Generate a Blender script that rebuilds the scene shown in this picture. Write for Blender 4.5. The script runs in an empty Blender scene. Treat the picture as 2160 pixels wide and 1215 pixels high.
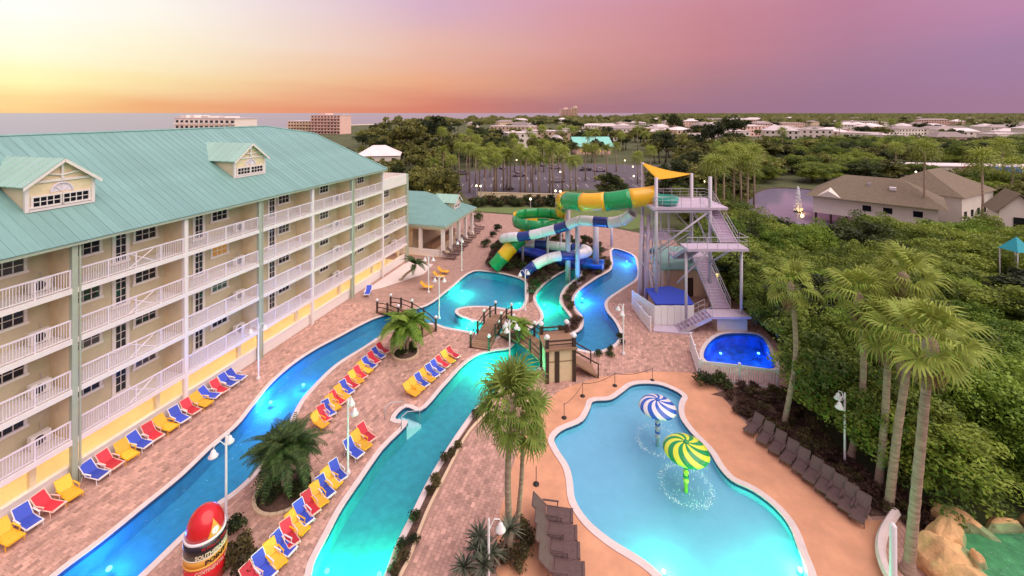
import bpy, bmesh, math, random
import numpy as np
from mathutils import Vector, Matrix, Euler
from mathutils.geometry import delaunay_2d_cdt

R = math.radians
scene = bpy.context.scene
C = scene.collection

# ---------------------------------------------------------------- camera (level shift lens, hotel upper floor)
H, F, CX, HY = 20.5, 900.0, 1080.0, 238.0
cam_data = bpy.data.cameras.new('camera')
cam_data.lens = 15.0
cam_data.sensor_width = 36.0
cam_data.shift_y = -(607.5 - HY) / 2160.0
cam_data.clip_start = 0.1
cam_data.clip_end = 60000.0
cam = bpy.data.objects.new('camera', cam_data)
cam.location = (0, 0, H)
cam.rotation_euler = (R(90), 0, 0)
C.objects.link(cam)
scene.camera = cam

# ---------------------------------------------------------------- sky, sun, exposure
SUN_AZ, SUN_EL = R(118), R(56)
world = bpy.data.worlds.new('World')
scene.world = world
world.use_nodes = True
wt = world.node_tree
wt.nodes.clear()


def wn(kind, **kw):
    n = wt.nodes.new(kind)
    for k, v in kw.items():
        setattr(n, k, v)
    return n


def ramp_node(stops):
    n = wn('ShaderNodeValToRGB')
    cr = n.color_ramp
    while len(cr.elements) < len(stops):
        cr.elements.new(0.5)
    for e, (p, c) in zip(cr.elements, stops):
        e.position = p
        e.color = (*c, 1)
    return n


def build_sky():
    L = wt.links.new
    tc = wn('ShaderNodeTexCoord')
    sp = wn('ShaderNodeSeparateXYZ')
    L(tc.outputs['Generated'], sp.inputs[0])
    az = wn('ShaderNodeMath', operation='ARCTAN2')
    L(sp.outputs['X'], az.inputs[0])
    L(sp.outputs['Y'], az.inputs[1])
    # thin cirrus streaks shift the gradient a little
    nz = wn('ShaderNodeTexNoise')
    nz.inputs['Scale'].default_value = 3.0
    nz.inputs['Detail'].default_value = 5.0
    mp = wn('ShaderNodeMapping')
    mp.inputs['Scale'].default_value = (1.0, 1.0, 9.0)
    L(tc.outputs['Generated'], mp.inputs['Vector'])
    L(mp.outputs[0], nz.inputs['Vector'])
    wob = wn('ShaderNodeMath', operation='MULTIPLY_ADD')
    L(nz.outputs[0], wob.inputs[0])
    wob.inputs[1].default_value = 0.05
    L(sp.outputs['Z'], wob.inputs[2])
    el = wn('ShaderNodeMath', operation='SUBTRACT')
    L(wob.outputs[0], el.inputs[0])
    el.inputs[1].default_value = 0.025
    zen = [(.5, (.66, .48, .64)), (1.0, (.54, .46, .66))]
    # dusk colours by bearing (degrees from straight ahead) and elevation, horizon upwards
    table = [
        (-48.6, [(.009, (250, 200, 120)), (.048, (255, 248, 165)), (.097, (255, 254, 215)), (.16, (255, 254, 248))]),
        (-40.9, [(.011, (245, 168, 105)), (.057, (253, 225, 155)), (.115, (255, 243, 205)), (.19, (255, 248, 235))]),
        (-28.1, [(.013, (243, 142, 96)), (.067, (250, 196, 140)), (.134, (248, 215, 190)), (.22, (240, 214, 216))]),
        (-11.3, [(.014, (221, 124, 102)), (.074, (240, 166, 126)), (.149, (235, 181, 166)), (.24, (218, 173, 196))]),
        (7.6, [(.014, (178, 116, 125)), (.075, (211, 140, 126)), (.150, (220, 151, 146)), (.245, (217, 150, 168))]),
        (25.0, [(.013, (162, 114, 138)), (.068, (178, 121, 135)), (.137, (200, 126, 137)), (.225, (206, 132, 146))]),
        (38.7, [(.011, (160, 114, 145)), (.059, (163, 117, 150)), (.119, (176, 121, 151)), (.196, (191, 123, 154))]),
        (48.6, [(.009, (164, 119, 150)), (.048, (165, 121, 158)), (.097, (167, 125, 165)), (.16, (190, 130, 170))])]

    def lin(c):
        return tuple(((v / 255 + .055) / 1.055) ** 2.4 for v in c)
    def soft(c, k):
        g = max(c) * .35 + sum(c) / 3 * .65
        return tuple(v + (g - v) * k for v in c)
    ramps = [(a_, [(p_, lin(soft(c_, .24 if a_ < -20 else .13))) for p_, c_ in st_] + zen) for a_, st_ in table]
    ramps = [(-160, ramps[-1][1]), (-85, ramps[1][1])] + ramps + [(150, ramps[-1][1])]
    prev = None
    prev_a = None
    for a, st in ramps:
        r = ramp_node(st)
        L(el.outputs[0], r.inputs[0])
        if prev is None:
            prev = r.outputs[0]
        else:
            mr = wn('ShaderNodeMapRange', interpolation_type='LINEAR')
            mr.inputs['From Min'].default_value = R(prev_a)
            mr.inputs['From Max'].default_value = R(a)
            L(az.outputs[0], mr.inputs['Value'])
            mx = wn('ShaderNodeMix', data_type='RGBA')
            L(mr.outputs[0], mx.inputs['Factor'])
            L(prev, mx.inputs['A'])
            L(r.outputs[0], mx.inputs['B'])
            prev = mx.outputs['Result']
        prev_a = a
    bg = wn('ShaderNodeBackground')
    bg.inputs['Strength'].default_value = .95
    L(prev, bg.inputs['Color'])
    sky = wn('ShaderNodeTexSky', sky_type='NISHITA')
    sky.sun_disc = False
    sky.sun_elevation = R(3)
    sky.sun_rotation = R(-52)
    bg2 = wn('ShaderNodeBackground')
    bg2.inputs['Strength'].default_value = 0.002
    L(sky.outputs[0], bg2.inputs['Color'])
    ad = wn('ShaderNodeAddShader')
    L(bg.outputs[0], ad.inputs[0])
    L(bg2.outputs[0], ad.inputs[1])
    out = wn('ShaderNodeOutputWorld')
    L(ad.outputs[0], out.inputs['Surface'])


build_sky()
sd = bpy.data.lights.new('sun', 'SUN')
sd.energy = 3.4
sd.angle = R(80)
sd.color = (1.0, 0.89, 0.80)
sun = bpy.data.objects.new('sun', sd)
C.objects.link(sun)
_dir = Vector((math.sin(SUN_AZ) * math.cos(SUN_EL), math.cos(SUN_AZ) * math.cos(SUN_EL), math.sin(SUN_EL)))
sun.rotation_euler = _dir.to_track_quat('Z', 'Y').to_euler()
sun.location = (0, 0, 60)

vs = scene.view_settings
vs.view_transform = 'Standard'
vs.look = 'None'
vs.exposure = 0.08
vs.gamma = 1.0
vs.use_curve_mapping = False
scene.cycles.use_denoising = True
scene.cycles.max_bounces = 6
scene.cycles.transparent_max_bounces = 8
scene.cycles.caustics_reflective = False
scene.cycles.caustics_refractive = False


# ---------------------------------------------------------------- helpers
def G(px, py, z=0.0):
    """point of the level z seen towards that direction from the balcony"""
    Y = F * (H - z) / (py - HY)
    return Vector(((px - CX) / F * Y, Y, z))


def at(px, py, Y):
    return Vector(((px - CX) / F * Y, Y, H - (py - HY) / F * Y))


class MB:
    def __init__(self):
        self.v = []
        self.f = []
        self.m = []
        self.cur = 0

    def add(self, vs_, fs_):
        b = len(self.v)
        self.v += [tuple(p) for p in vs_]
        for f in fs_:
            self.f.append(tuple(i + b for i in f))
            self.m.append(self.cur)
        return self

    def box(self, c, s, rz=0.0, M=None):
        x, y, z = s[0] / 2, s[1] / 2, s[2] / 2
        ps = [Vector((a * x, b * y, d * z)) for a in (-1, 1) for b in (-1, 1) for d in (-1, 1)]
        if M is not None:
            ps = [M @ p for p in ps]
        elif rz:
            q = Matrix.Rotation(rz, 3, 'Z')
            ps = [q @ p for p in ps]
        c = Vector(c)
        return self.add([p + c for p in ps], [(0, 1, 3, 2), (4, 6, 7, 5), (0, 4, 5, 1), (2, 3, 7, 6), (0, 2, 6, 4), (1, 5, 7, 3)])

    def bx(self, x0, x1, y0, y1, z0, z1):
        return self.box(((x0 + x1) / 2, (y0 + y1) / 2, (z0 + z1) / 2), (x1 - x0, y1 - y0, z1 - z0))

    def tube(self, pts, rad, n=8, cap=True):
        pts = [Vector(p) for p in pts]
        k = len(pts)
        rads = rad if isinstance(rad, (list, tuple)) else [rad] * k
        rings = []
        up = Vector((0, 0, 1))
        t0 = (pts[1] - pts[0]).normalized()
        ref = up if abs(t0.dot(up)) < .95 else Vector((1, 0, 0))
        a = t0.cross(ref).normalized()
        for i in range(k):
            t = (pts[min(i + 1, k - 1)] - pts[max(i - 1, 0)]).normalized()
            a = (a - t * a.dot(t)).normalized()
            b = t.cross(a)
            rings.append([pts[i] + (a * math.cos(2 * math.pi * j / n) + b * math.sin(2 * math.pi * j / n)) * rads[i] for j in range(n)])
        vsx = [p for r in rings for p in r]
        fs = []
        for i in range(k - 1):
            for j in range(n):
                fs.append((i * n + j, i * n + (j + 1) % n, (i + 1) * n + (j + 1) % n, (i + 1) * n + j))
        if cap:
            fs.append(tuple(range(n - 1, -1, -1)))
            fs.append(tuple((k - 1) * n + j for j in range(n)))
        return self.add(vsx, fs)

    def lathe(self, prof, n=16, c=(0, 0, 0)):
        c = Vector(c)
        vsx = []
        for r, z in prof:
            for j in range(n):
                a = 2 * math.pi * j / n
                vsx.append(c + Vector((r * math.cos(a), r * math.sin(a), z)))
        fs = []
        for i in range(len(prof) - 1):
            for j in range(n):
                fs.append((i * n + j, i * n + (j + 1) % n, (i + 1) * n + (j + 1) % n, (i + 1) * n + j))
        fs.append(tuple(range(n - 1, -1, -1)))
        fs.append(tuple((len(prof) - 1) * n + j for j in range(n)))
        return self.add(vsx, fs)

    def prism(self, poly, z0, z1):
        n = len(poly)
        vsx = [(p[0], p[1], z0) for p in poly] + [(p[0], p[1], z1) for p in poly]
        fs = [tuple(range(n - 1, -1, -1)), tuple(range(n, 2 * n))]
        fs += [(i, (i + 1) % n, n + (i + 1) % n, n + i) for i in range(n)]
        return self.add(vsx, fs)

    def face(self, *pts):
        return self.add(pts, [tuple(range(len(pts)))])

    def slab(self, pts, th):
        """closed plate: polygon pts with thickness th along minus its normal"""
        pts = [Vector(p) for p in pts]
        nrm = (pts[1] - pts[0]).cross(pts[2] - pts[0]).normalized()
        n = len(pts)
        lo = [p - nrm * th for p in pts]
        fs = [tuple(range(n)), tuple(range(2 * n - 1, n - 1, -1))]
        fs += [(i, n + i, n + (i + 1) % n, (i + 1) % n) for i in range(n)]
        return self.add(pts + lo, fs)

    def mesh(self, name, mats, smooth=False):
        me = bpy.data.meshes.new(name)
        me.from_pydata(self.v, [], self.f)
        for mt in (mats if isinstance(mats, (list, tuple)) else [mats]):
            me.materials.append(mt)
        if any(self.m):
            me.polygons.foreach_set('material_index', self.m)
        if smooth:
            me.polygons.foreach_set('use_smooth', [True] * len(me.polygons))
        me.update()
        return me


def ob(name, data, parent=None, loc=None, rot=None, scale=None):
    o = bpy.data.objects.new(name, data)
    C.objects.link(o)
    if parent is not None:
        o.parent = parent
    if loc is not None:
        o.location = loc
    if rot is not None:
        o.rotation_euler = rot
    if scale is not None:
        o.scale = scale
    return o


def mk(name, mb, mat, parent=None, smooth=False, **kw):
    return ob(name, mb.mesh(name, mat, smooth), parent, **kw)


def tag(o, label, cat, group=None):
    o['label'] = label
    o['category'] = cat
    if group:
        o['group'] = group
    return o


def struct(o, label=None):
    o['kind'] = 'structure'
    if label:
        o['label'] = label
    return o


def stuff(o, label=None, cat=None):
    o['kind'] = 'stuff'
    if label:
        o['label'] = label
    if cat:
        o['category'] = cat
    return o


def thing(name, label, cat, loc=(0, 0, 0), rz=0.0, group=None, scale=None):
    o = ob(name, None, None, loc, (0, 0, rz), scale)
    o.empty_display_size = 0.3
    return tag(o, label, cat, group)


def copy_tree(o, parent=None):
    c = o.copy()
    C.objects.link(c)
    c.parent = parent
    for ch in KIDS(o):
        copy_tree(ch, c)
    return c


def KIDS(o):
    return [x for x in o.children]


def ordinal(i):
    w = ['first', 'second', 'third', 'fourth', 'fifth', 'sixth', 'seventh', 'eighth', 'ninth', 'tenth', 'eleventh', 'twelfth',
         'thirteenth', 'fourteenth', 'fifteenth', 'sixteenth', 'seventeenth', 'eighteenth', 'nineteenth', 'twentieth']
    return w[i] if i < len(w) else f'{i + 1}th'


def smooth_loop(pts, sub=6, closed=True):
    P = [np.array(p[:2], float) for p in pts]
    n = len(P)
    out = []
    rng = range(n if closed else n - 1)
    for i in rng:
        if closed:
            p0, p1, p2, p3 = P[(i - 1) % n], P[i], P[(i + 1) % n], P[(i + 2) % n]
        else:
            p0, p1, p2, p3 = P[max(i - 1, 0)], P[i], P[i + 1], P[min(i + 2, n - 1)]
        t0 = 0.0
        t1 = t0 + max(np.linalg.norm(p1 - p0), 1e-4) ** .5
        t2 = t1 + max(np.linalg.norm(p2 - p1), 1e-4) ** .5
        t3 = t2 + max(np.linalg.norm(p3 - p2), 1e-4) ** .5
        for k in range(sub):
            t = t1 + (t2 - t1) * k / sub
            a1 = p0 if t1 == t0 else (t1 - t) / (t1 - t0) * p0 + (t - t0) / (t1 - t0) * p1
            a2 = (t2 - t) / (t2 - t1) * p1 + (t - t1) / (t2 - t1) * p2
            a3 = (t3 - t) / (t3 - t2) * p2 + (t - t2) / (t3 - t2) * p3
            b1 = (t2 - t) / (t2 - t0) * a1 + (t - t0) / (t2 - t0) * a2
            b2 = (t3 - t) / (t3 - t1) * a2 + (t - t1) / (t3 - t1) * a3
            c = (t2 - t) / (t2 - t1) * b1 + (t - t1) / (t2 - t1) * b2
            out.append((float(c[0]), float(c[1])))
    if not closed:
        out.append((float(P[-1][0]), float(P[-1][1])))
    return out


def smooth3(pts, sub=6):
    P = [Vector(p) for p in pts]
    n = len(P)
    out = []
    for i in range(n - 1):
        p0, p1, p2, p3 = P[max(i - 1, 0)], P[i], P[i + 1], P[min(i + 2, n - 1)]
        for k in range(sub):
            t = k / sub
            out.append(.5 * ((2 * p1) + (p2 - p0) * t + (2 * p0 - 5 * p1 + 4 * p2 - p3) * t * t + (3 * p1 - p0 - 3 * p2 + p3) * t ** 3))
    out.append(P[-1])
    return out


def area2(poly):
    return sum(poly[i][0] * poly[(i + 1) % len(poly)][1] - poly[(i + 1) % len(poly)][0] * poly[i][1] for i in range(len(poly)))


def ccw(poly):
    return poly if area2(poly) > 0 else poly[::-1]


def offset(poly, w):
    """outward offset of a ccw loop"""
    n = len(poly)
    out = []
    for i in range(n):
        p = np.array(poly[i])
        a = p - np.array(poly[(i - 1) % n])
        b = np.array(poly[(i + 1) % n]) - p
        na = np.array((a[1], -a[0])) / (np.linalg.norm(a) + 1e-9)
        nb = np.array((b[1], -b[0])) / (np.linalg.norm(b) + 1e-9)
        m = na + nb
        l = np.linalg.norm(m)
        m = m / l if l > 1e-6 else na
        k = 1 / max(.6, float(m @ na))
        q = p + m * w * k
        out.append((float(q[0]), float(q[1])))
    return out


def pip(poly, X, Y):
    inside = np.zeros(X.shape, bool)
    n = len(poly)
    for i in range(n):
        x0, y0 = poly[i][:2]
        x1, y1 = poly[(i + 1) % n][:2]
        if y0 == y1:
            continue
        c = ((y0 > Y) != (y1 > Y)) & (X < (x1 - x0) * (Y - y0) / (y1 - y0) + x0)
        inside ^= c
    return inside


def sheet(loops, z):
    """flat mesh data with holes (even-odd)"""
    vsx, es = [], []
    for lp in loops:
        b = len(vsx)
        vsx += [Vector(p[:2]) for p in lp]
        es += [(b + i, b + (i + 1) % len(lp)) for i in range(len(lp))]
    r = delaunay_2d_cdt(vsx, es, [], 0, 1e-5)
    cen = np.array([[sum(r[0][i].x for i in f) / len(f), sum(r[0][i].y for i in f) / len(f)] for f in r[2]])
    inside = np.zeros(len(cen), bool)
    for lp in loops:
        inside ^= pip(lp, cen[:, 0], cen[:, 1])
    fs = [tuple(f) if area2([r[0][i] for i in f]) > 0 else tuple(reversed(f)) for f, k in zip(r[2], inside) if k]
    mb = MB()
    mb.add([(p.x, p.y, z) for p in r[0]], fs)
    return mb


def np_quads(name, V, mat, tint=None):
    """V: (n,4,3) array of quads"""
    n = len(V)
    me = bpy.data.meshes.new(name)
    me.vertices.add(n * 4)
    me.vertices.foreach_set('co', np.ascontiguousarray(V, dtype=np.float32).ravel())
    me.loops.add(n * 4)
    me.loops.foreach_set('vertex_index', np.arange(n * 4, dtype=np.int32))
    me.polygons.add(n)
    me.polygons.foreach_set('loop_start', np.arange(0, n * 4, 4, dtype=np.int32))
    me.polygons.foreach_set('loop_total', np.full(n, 4, dtype=np.int32))
    me.materials.append(mat)
    if tint is not None:
        at_ = me.attributes.new('tint', 'FLOAT', 'FACE')
        at_.data.foreach_set('value', np.asarray(tint, dtype=np.float32))
    me.update(calc_edges=True)
    me.validate()
    return me


# ---------------------------------------------------------------- materials
def material(name, col, rough=.6, metal=0.0, spec=.4, var=0.0, scale=4.0, bump=0.0, bscale=30.0, tint=False, emit=None, rnd=0.0, trans=0.0, stretch=None, coat=0.0):
    m = bpy.data.materials.new(name)
    m.use_nodes = True
    nt = m.node_tree
    p = nt.nodes['Principled BSDF']
    p.inputs['Base Color'].default_value = (*col, 1)
    p.inputs['Roughness'].default_value = rough
    p.inputs['Metallic'].default_value = metal
    p.inputs['Specular IOR Level'].default_value = spec
    p.inputs['Coat Weight'].default_value = coat
    L = nt.links.new
    src = None

    def N(kind, **kw):
        n = nt.nodes.new(kind)
        for k, v in kw.items():
            setattr(n, k, v)
        return n
    tc = None
    if var or bump:
        tc = N('ShaderNodeTexCoord')
        mp = N('ShaderNodeMapping')
        if stretch:
            mp.inputs['Scale'].default_value = stretch
        L(tc.outputs['Object'], mp.inputs['Vector'])
    val = None
    if var:
        nz = N('ShaderNodeTexNoise')
        nz.inputs['Scale'].default_value = scale
        nz.inputs['Detail'].default_value = 6
        nz.inputs['Roughness'].default_value = .65
        L(mp.outputs[0], nz.inputs['Vector'])
        mr = N('ShaderNodeMapRange')
        mr.inputs['From Min'].default_value = .25
        mr.inputs['From Max'].default_value = .75
        mr.inputs['To Min'].default_value = 1 - var
        mr.inputs['To Max'].default_value = 1 + var
        L(nz.outputs[0], mr.inputs['Value'])
        val = mr.outputs[0]
    if tint:
        a = N('ShaderNodeAttribute', attribute_name='tint')
        if val is None:
            val = a.outputs['Fac']
        else:
            q = N('ShaderNodeMath', operation='MULTIPLY')
            L(val, q.inputs[0])
            L(a.outputs['Fac'], q.inputs[1])
            val = q.outputs[0]
    if rnd:
        oi = N('ShaderNodeObjectInfo')
        mr2 = N('ShaderNodeMapRange')
        mr2.inputs['To Min'].default_value = 1 - rnd
        mr2.inputs['To Max'].default_value = 1 + rnd
        L(oi.outputs['Random'], mr2.inputs['Value'])
        if val is None:
            val = mr2.outputs[0]
        else:
            q = N('ShaderNodeMath', operation='MULTIPLY')
            L(val, q.inputs[0])
            L(mr2.outputs[0], q.inputs[1])
            val = q.outputs[0]
    if val is not None:
        vm = N('ShaderNodeVectorMath', operation='SCALE')
        vm.inputs[0].default_value = col
        L(val, vm.inputs['Scale'])
        src = vm.outputs[0]
        L(src, p.inputs['Base Color'])
    if bump:
        nb = N('ShaderNodeTexNoise')
        nb.inputs['Scale'].default_value = bscale
        nb.inputs['Detail'].default_value = 4
        L(mp.outputs[0], nb.inputs['Vector'])
        bp = N('ShaderNodeBump')
        bp.inputs['Strength'].default_value = bump
        bp.inputs['Distance'].default_value = .05
        L(nb.outputs[0], bp.inputs['Height'])
        L(bp.outputs[0], p.inputs['Normal'])
    if emit:
        p.inputs['Emission Color'].default_value = (*emit[0], 1)
        p.inputs['Emission Strength'].default_value = emit[1]
    if trans:
        tr = N('ShaderNodeBsdfTranslucent')
        if src is not None:
            L(src, tr.inputs['Color'])
        else:
            tr.inputs['Color'].default_value = (*col, 1)
        mx = N('ShaderNodeMixShader')
        mx.inputs[0].default_value = trans
        L(p.outputs[0], mx.inputs[1])
        L(tr.outputs[0], mx.inputs[2])
        L(mx.outputs[0], nt.nodes['Material Output'].inputs['Surface'])
    return m


def foliage(name, dark, light, rnd=.33):
    """leaf colour wanders between two greens from clump to clump and from plant to plant"""
    m = bpy.data.materials.new(name)
    m.use_nodes = True
    nt = m.node_tree
    L = nt.links.new
    p = nt.nodes['Principled BSDF']
    p.inputs['Roughness'].default_value = .55
    p.inputs['Specular IOR Level'].default_value = .25
    a = nt.nodes.new('ShaderNodeAttribute')
    a.attribute_name = 'tint'
    oi = nt.nodes.new('ShaderNodeObjectInfo')
    mr = nt.nodes.new('ShaderNodeMapRange')
    mr.inputs['To Min'].default_value = -rnd
    mr.inputs['To Max'].default_value = rnd
    L(oi.outputs['Random'], mr.inputs['Value'])
    s = nt.nodes.new('ShaderNodeMath')
    s.operation = 'ADD'
    s.use_clamp = True
    L(a.outputs['Fac'], s.inputs[0])
    L(mr.outputs[0], s.inputs[1])
    mx = nt.nodes.new('ShaderNodeMix')
    mx.data_type = 'RGBA'
    mx.inputs['A'].default_value = (*dark, 1)
    mx.inputs['B'].default_value = (*light, 1)
    L(s.outputs[0], mx.inputs['Factor'])
    L(mx.outputs['Result'], p.inputs['Base Color'])
    tr = nt.nodes.new('ShaderNodeBsdfTranslucent')
    L(mx.outputs['Result'], tr.inputs['Color'])
    ms = nt.nodes.new('ShaderNodeMixShader')
    ms.inputs[0].default_value = .3
    L(p.outputs[0], ms.inputs[1])
    L(tr.outputs[0], ms.inputs[2])
    L(ms.outputs[0], nt.nodes['Material Output'].inputs['Surface'])
    return m


def water(name, tint, bump=.3, scale=2.6, rough=.04, opaque=None, refl=1.0):
    m = bpy.data.materials.new(name)
    m.use_nodes = True
    nt = m.node_tree
    L = nt.links.new
    nt.nodes.remove(nt.nodes['Principled BSDF'])
    out = nt.nodes['Material Output']
    tc = nt.nodes.new('ShaderNodeTexCoord')
    nz = nt.nodes.new('ShaderNodeTexNoise')
    nz.inputs['Scale'].default_value = scale
    nz.inputs['Detail'].default_value = 5
    nz.inputs['Distortion'].default_value = .6
    L(tc.outputs['Object'], nz.inputs['Vector'])
    bp = nt.nodes.new('ShaderNodeBump')
    bp.inputs['Strength'].default_value = bump
    bp.inputs['Distance'].default_value = .2
    L(nz.outputs[0], bp.inputs['Height'])
    gl = nt.nodes.new('ShaderNodeBsdfGlossy')
    gl.inputs['Roughness'].default_value = rough
    L(bp.outputs[0], gl.inputs['Normal'])
    fr = nt.nodes.new('ShaderNodeFresnel')
    fr.inputs['IOR'].default_value = 1.33
    L(bp.outputs[0], fr.inputs['Normal'])
    if opaque:
        body = nt.nodes.new('ShaderNodeBsdfDiffuse')
        body.inputs['Color'].default_value = (*opaque, 1)
    else:
        body = nt.nodes.new('ShaderNodeBsdfTransparent')
        body.inputs['Color'].default_value = (*tint, 1)
    mx = nt.nodes.new('ShaderNodeMixShader')
    ge = nt.nodes.new('ShaderNodeNewGeometry')
    om = nt.nodes.new('ShaderNodeMath')
    om.operation = 'SUBTRACT'
    om.inputs[0].default_value = refl
    L(ge.outputs['Backfacing'], om.inputs[1])
    fm_ = nt.nodes.new('ShaderNodeMath')
    fm_.operation = 'MULTIPLY'
    L(fr.outputs[0], fm_.inputs[0])
    L(om.outputs[0], fm_.inputs[1])
    L(fm_.outputs[0], mx.inputs[0])
    L(body.outputs[0], mx.inputs[1])
    L(gl.outputs[0], mx.inputs[2])
    L(mx.outputs[0], out.inputs['Surface'])
    return m


def glow(name, col, s):
    m = bpy.data.materials.new(name)
    m.use_nodes = True
    nt = m.node_tree
    e = nt.nodes.new('ShaderNodeEmission')
    e.inputs[0].default_value = (*col, 1)
    e.inputs[1].default_value = s
    nt.nodes.remove(nt.nodes['Principled BSDF'])
    nt.links.new(e.outputs[0], nt.nodes['Material Output'].inputs['Surface'])
    return m


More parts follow.
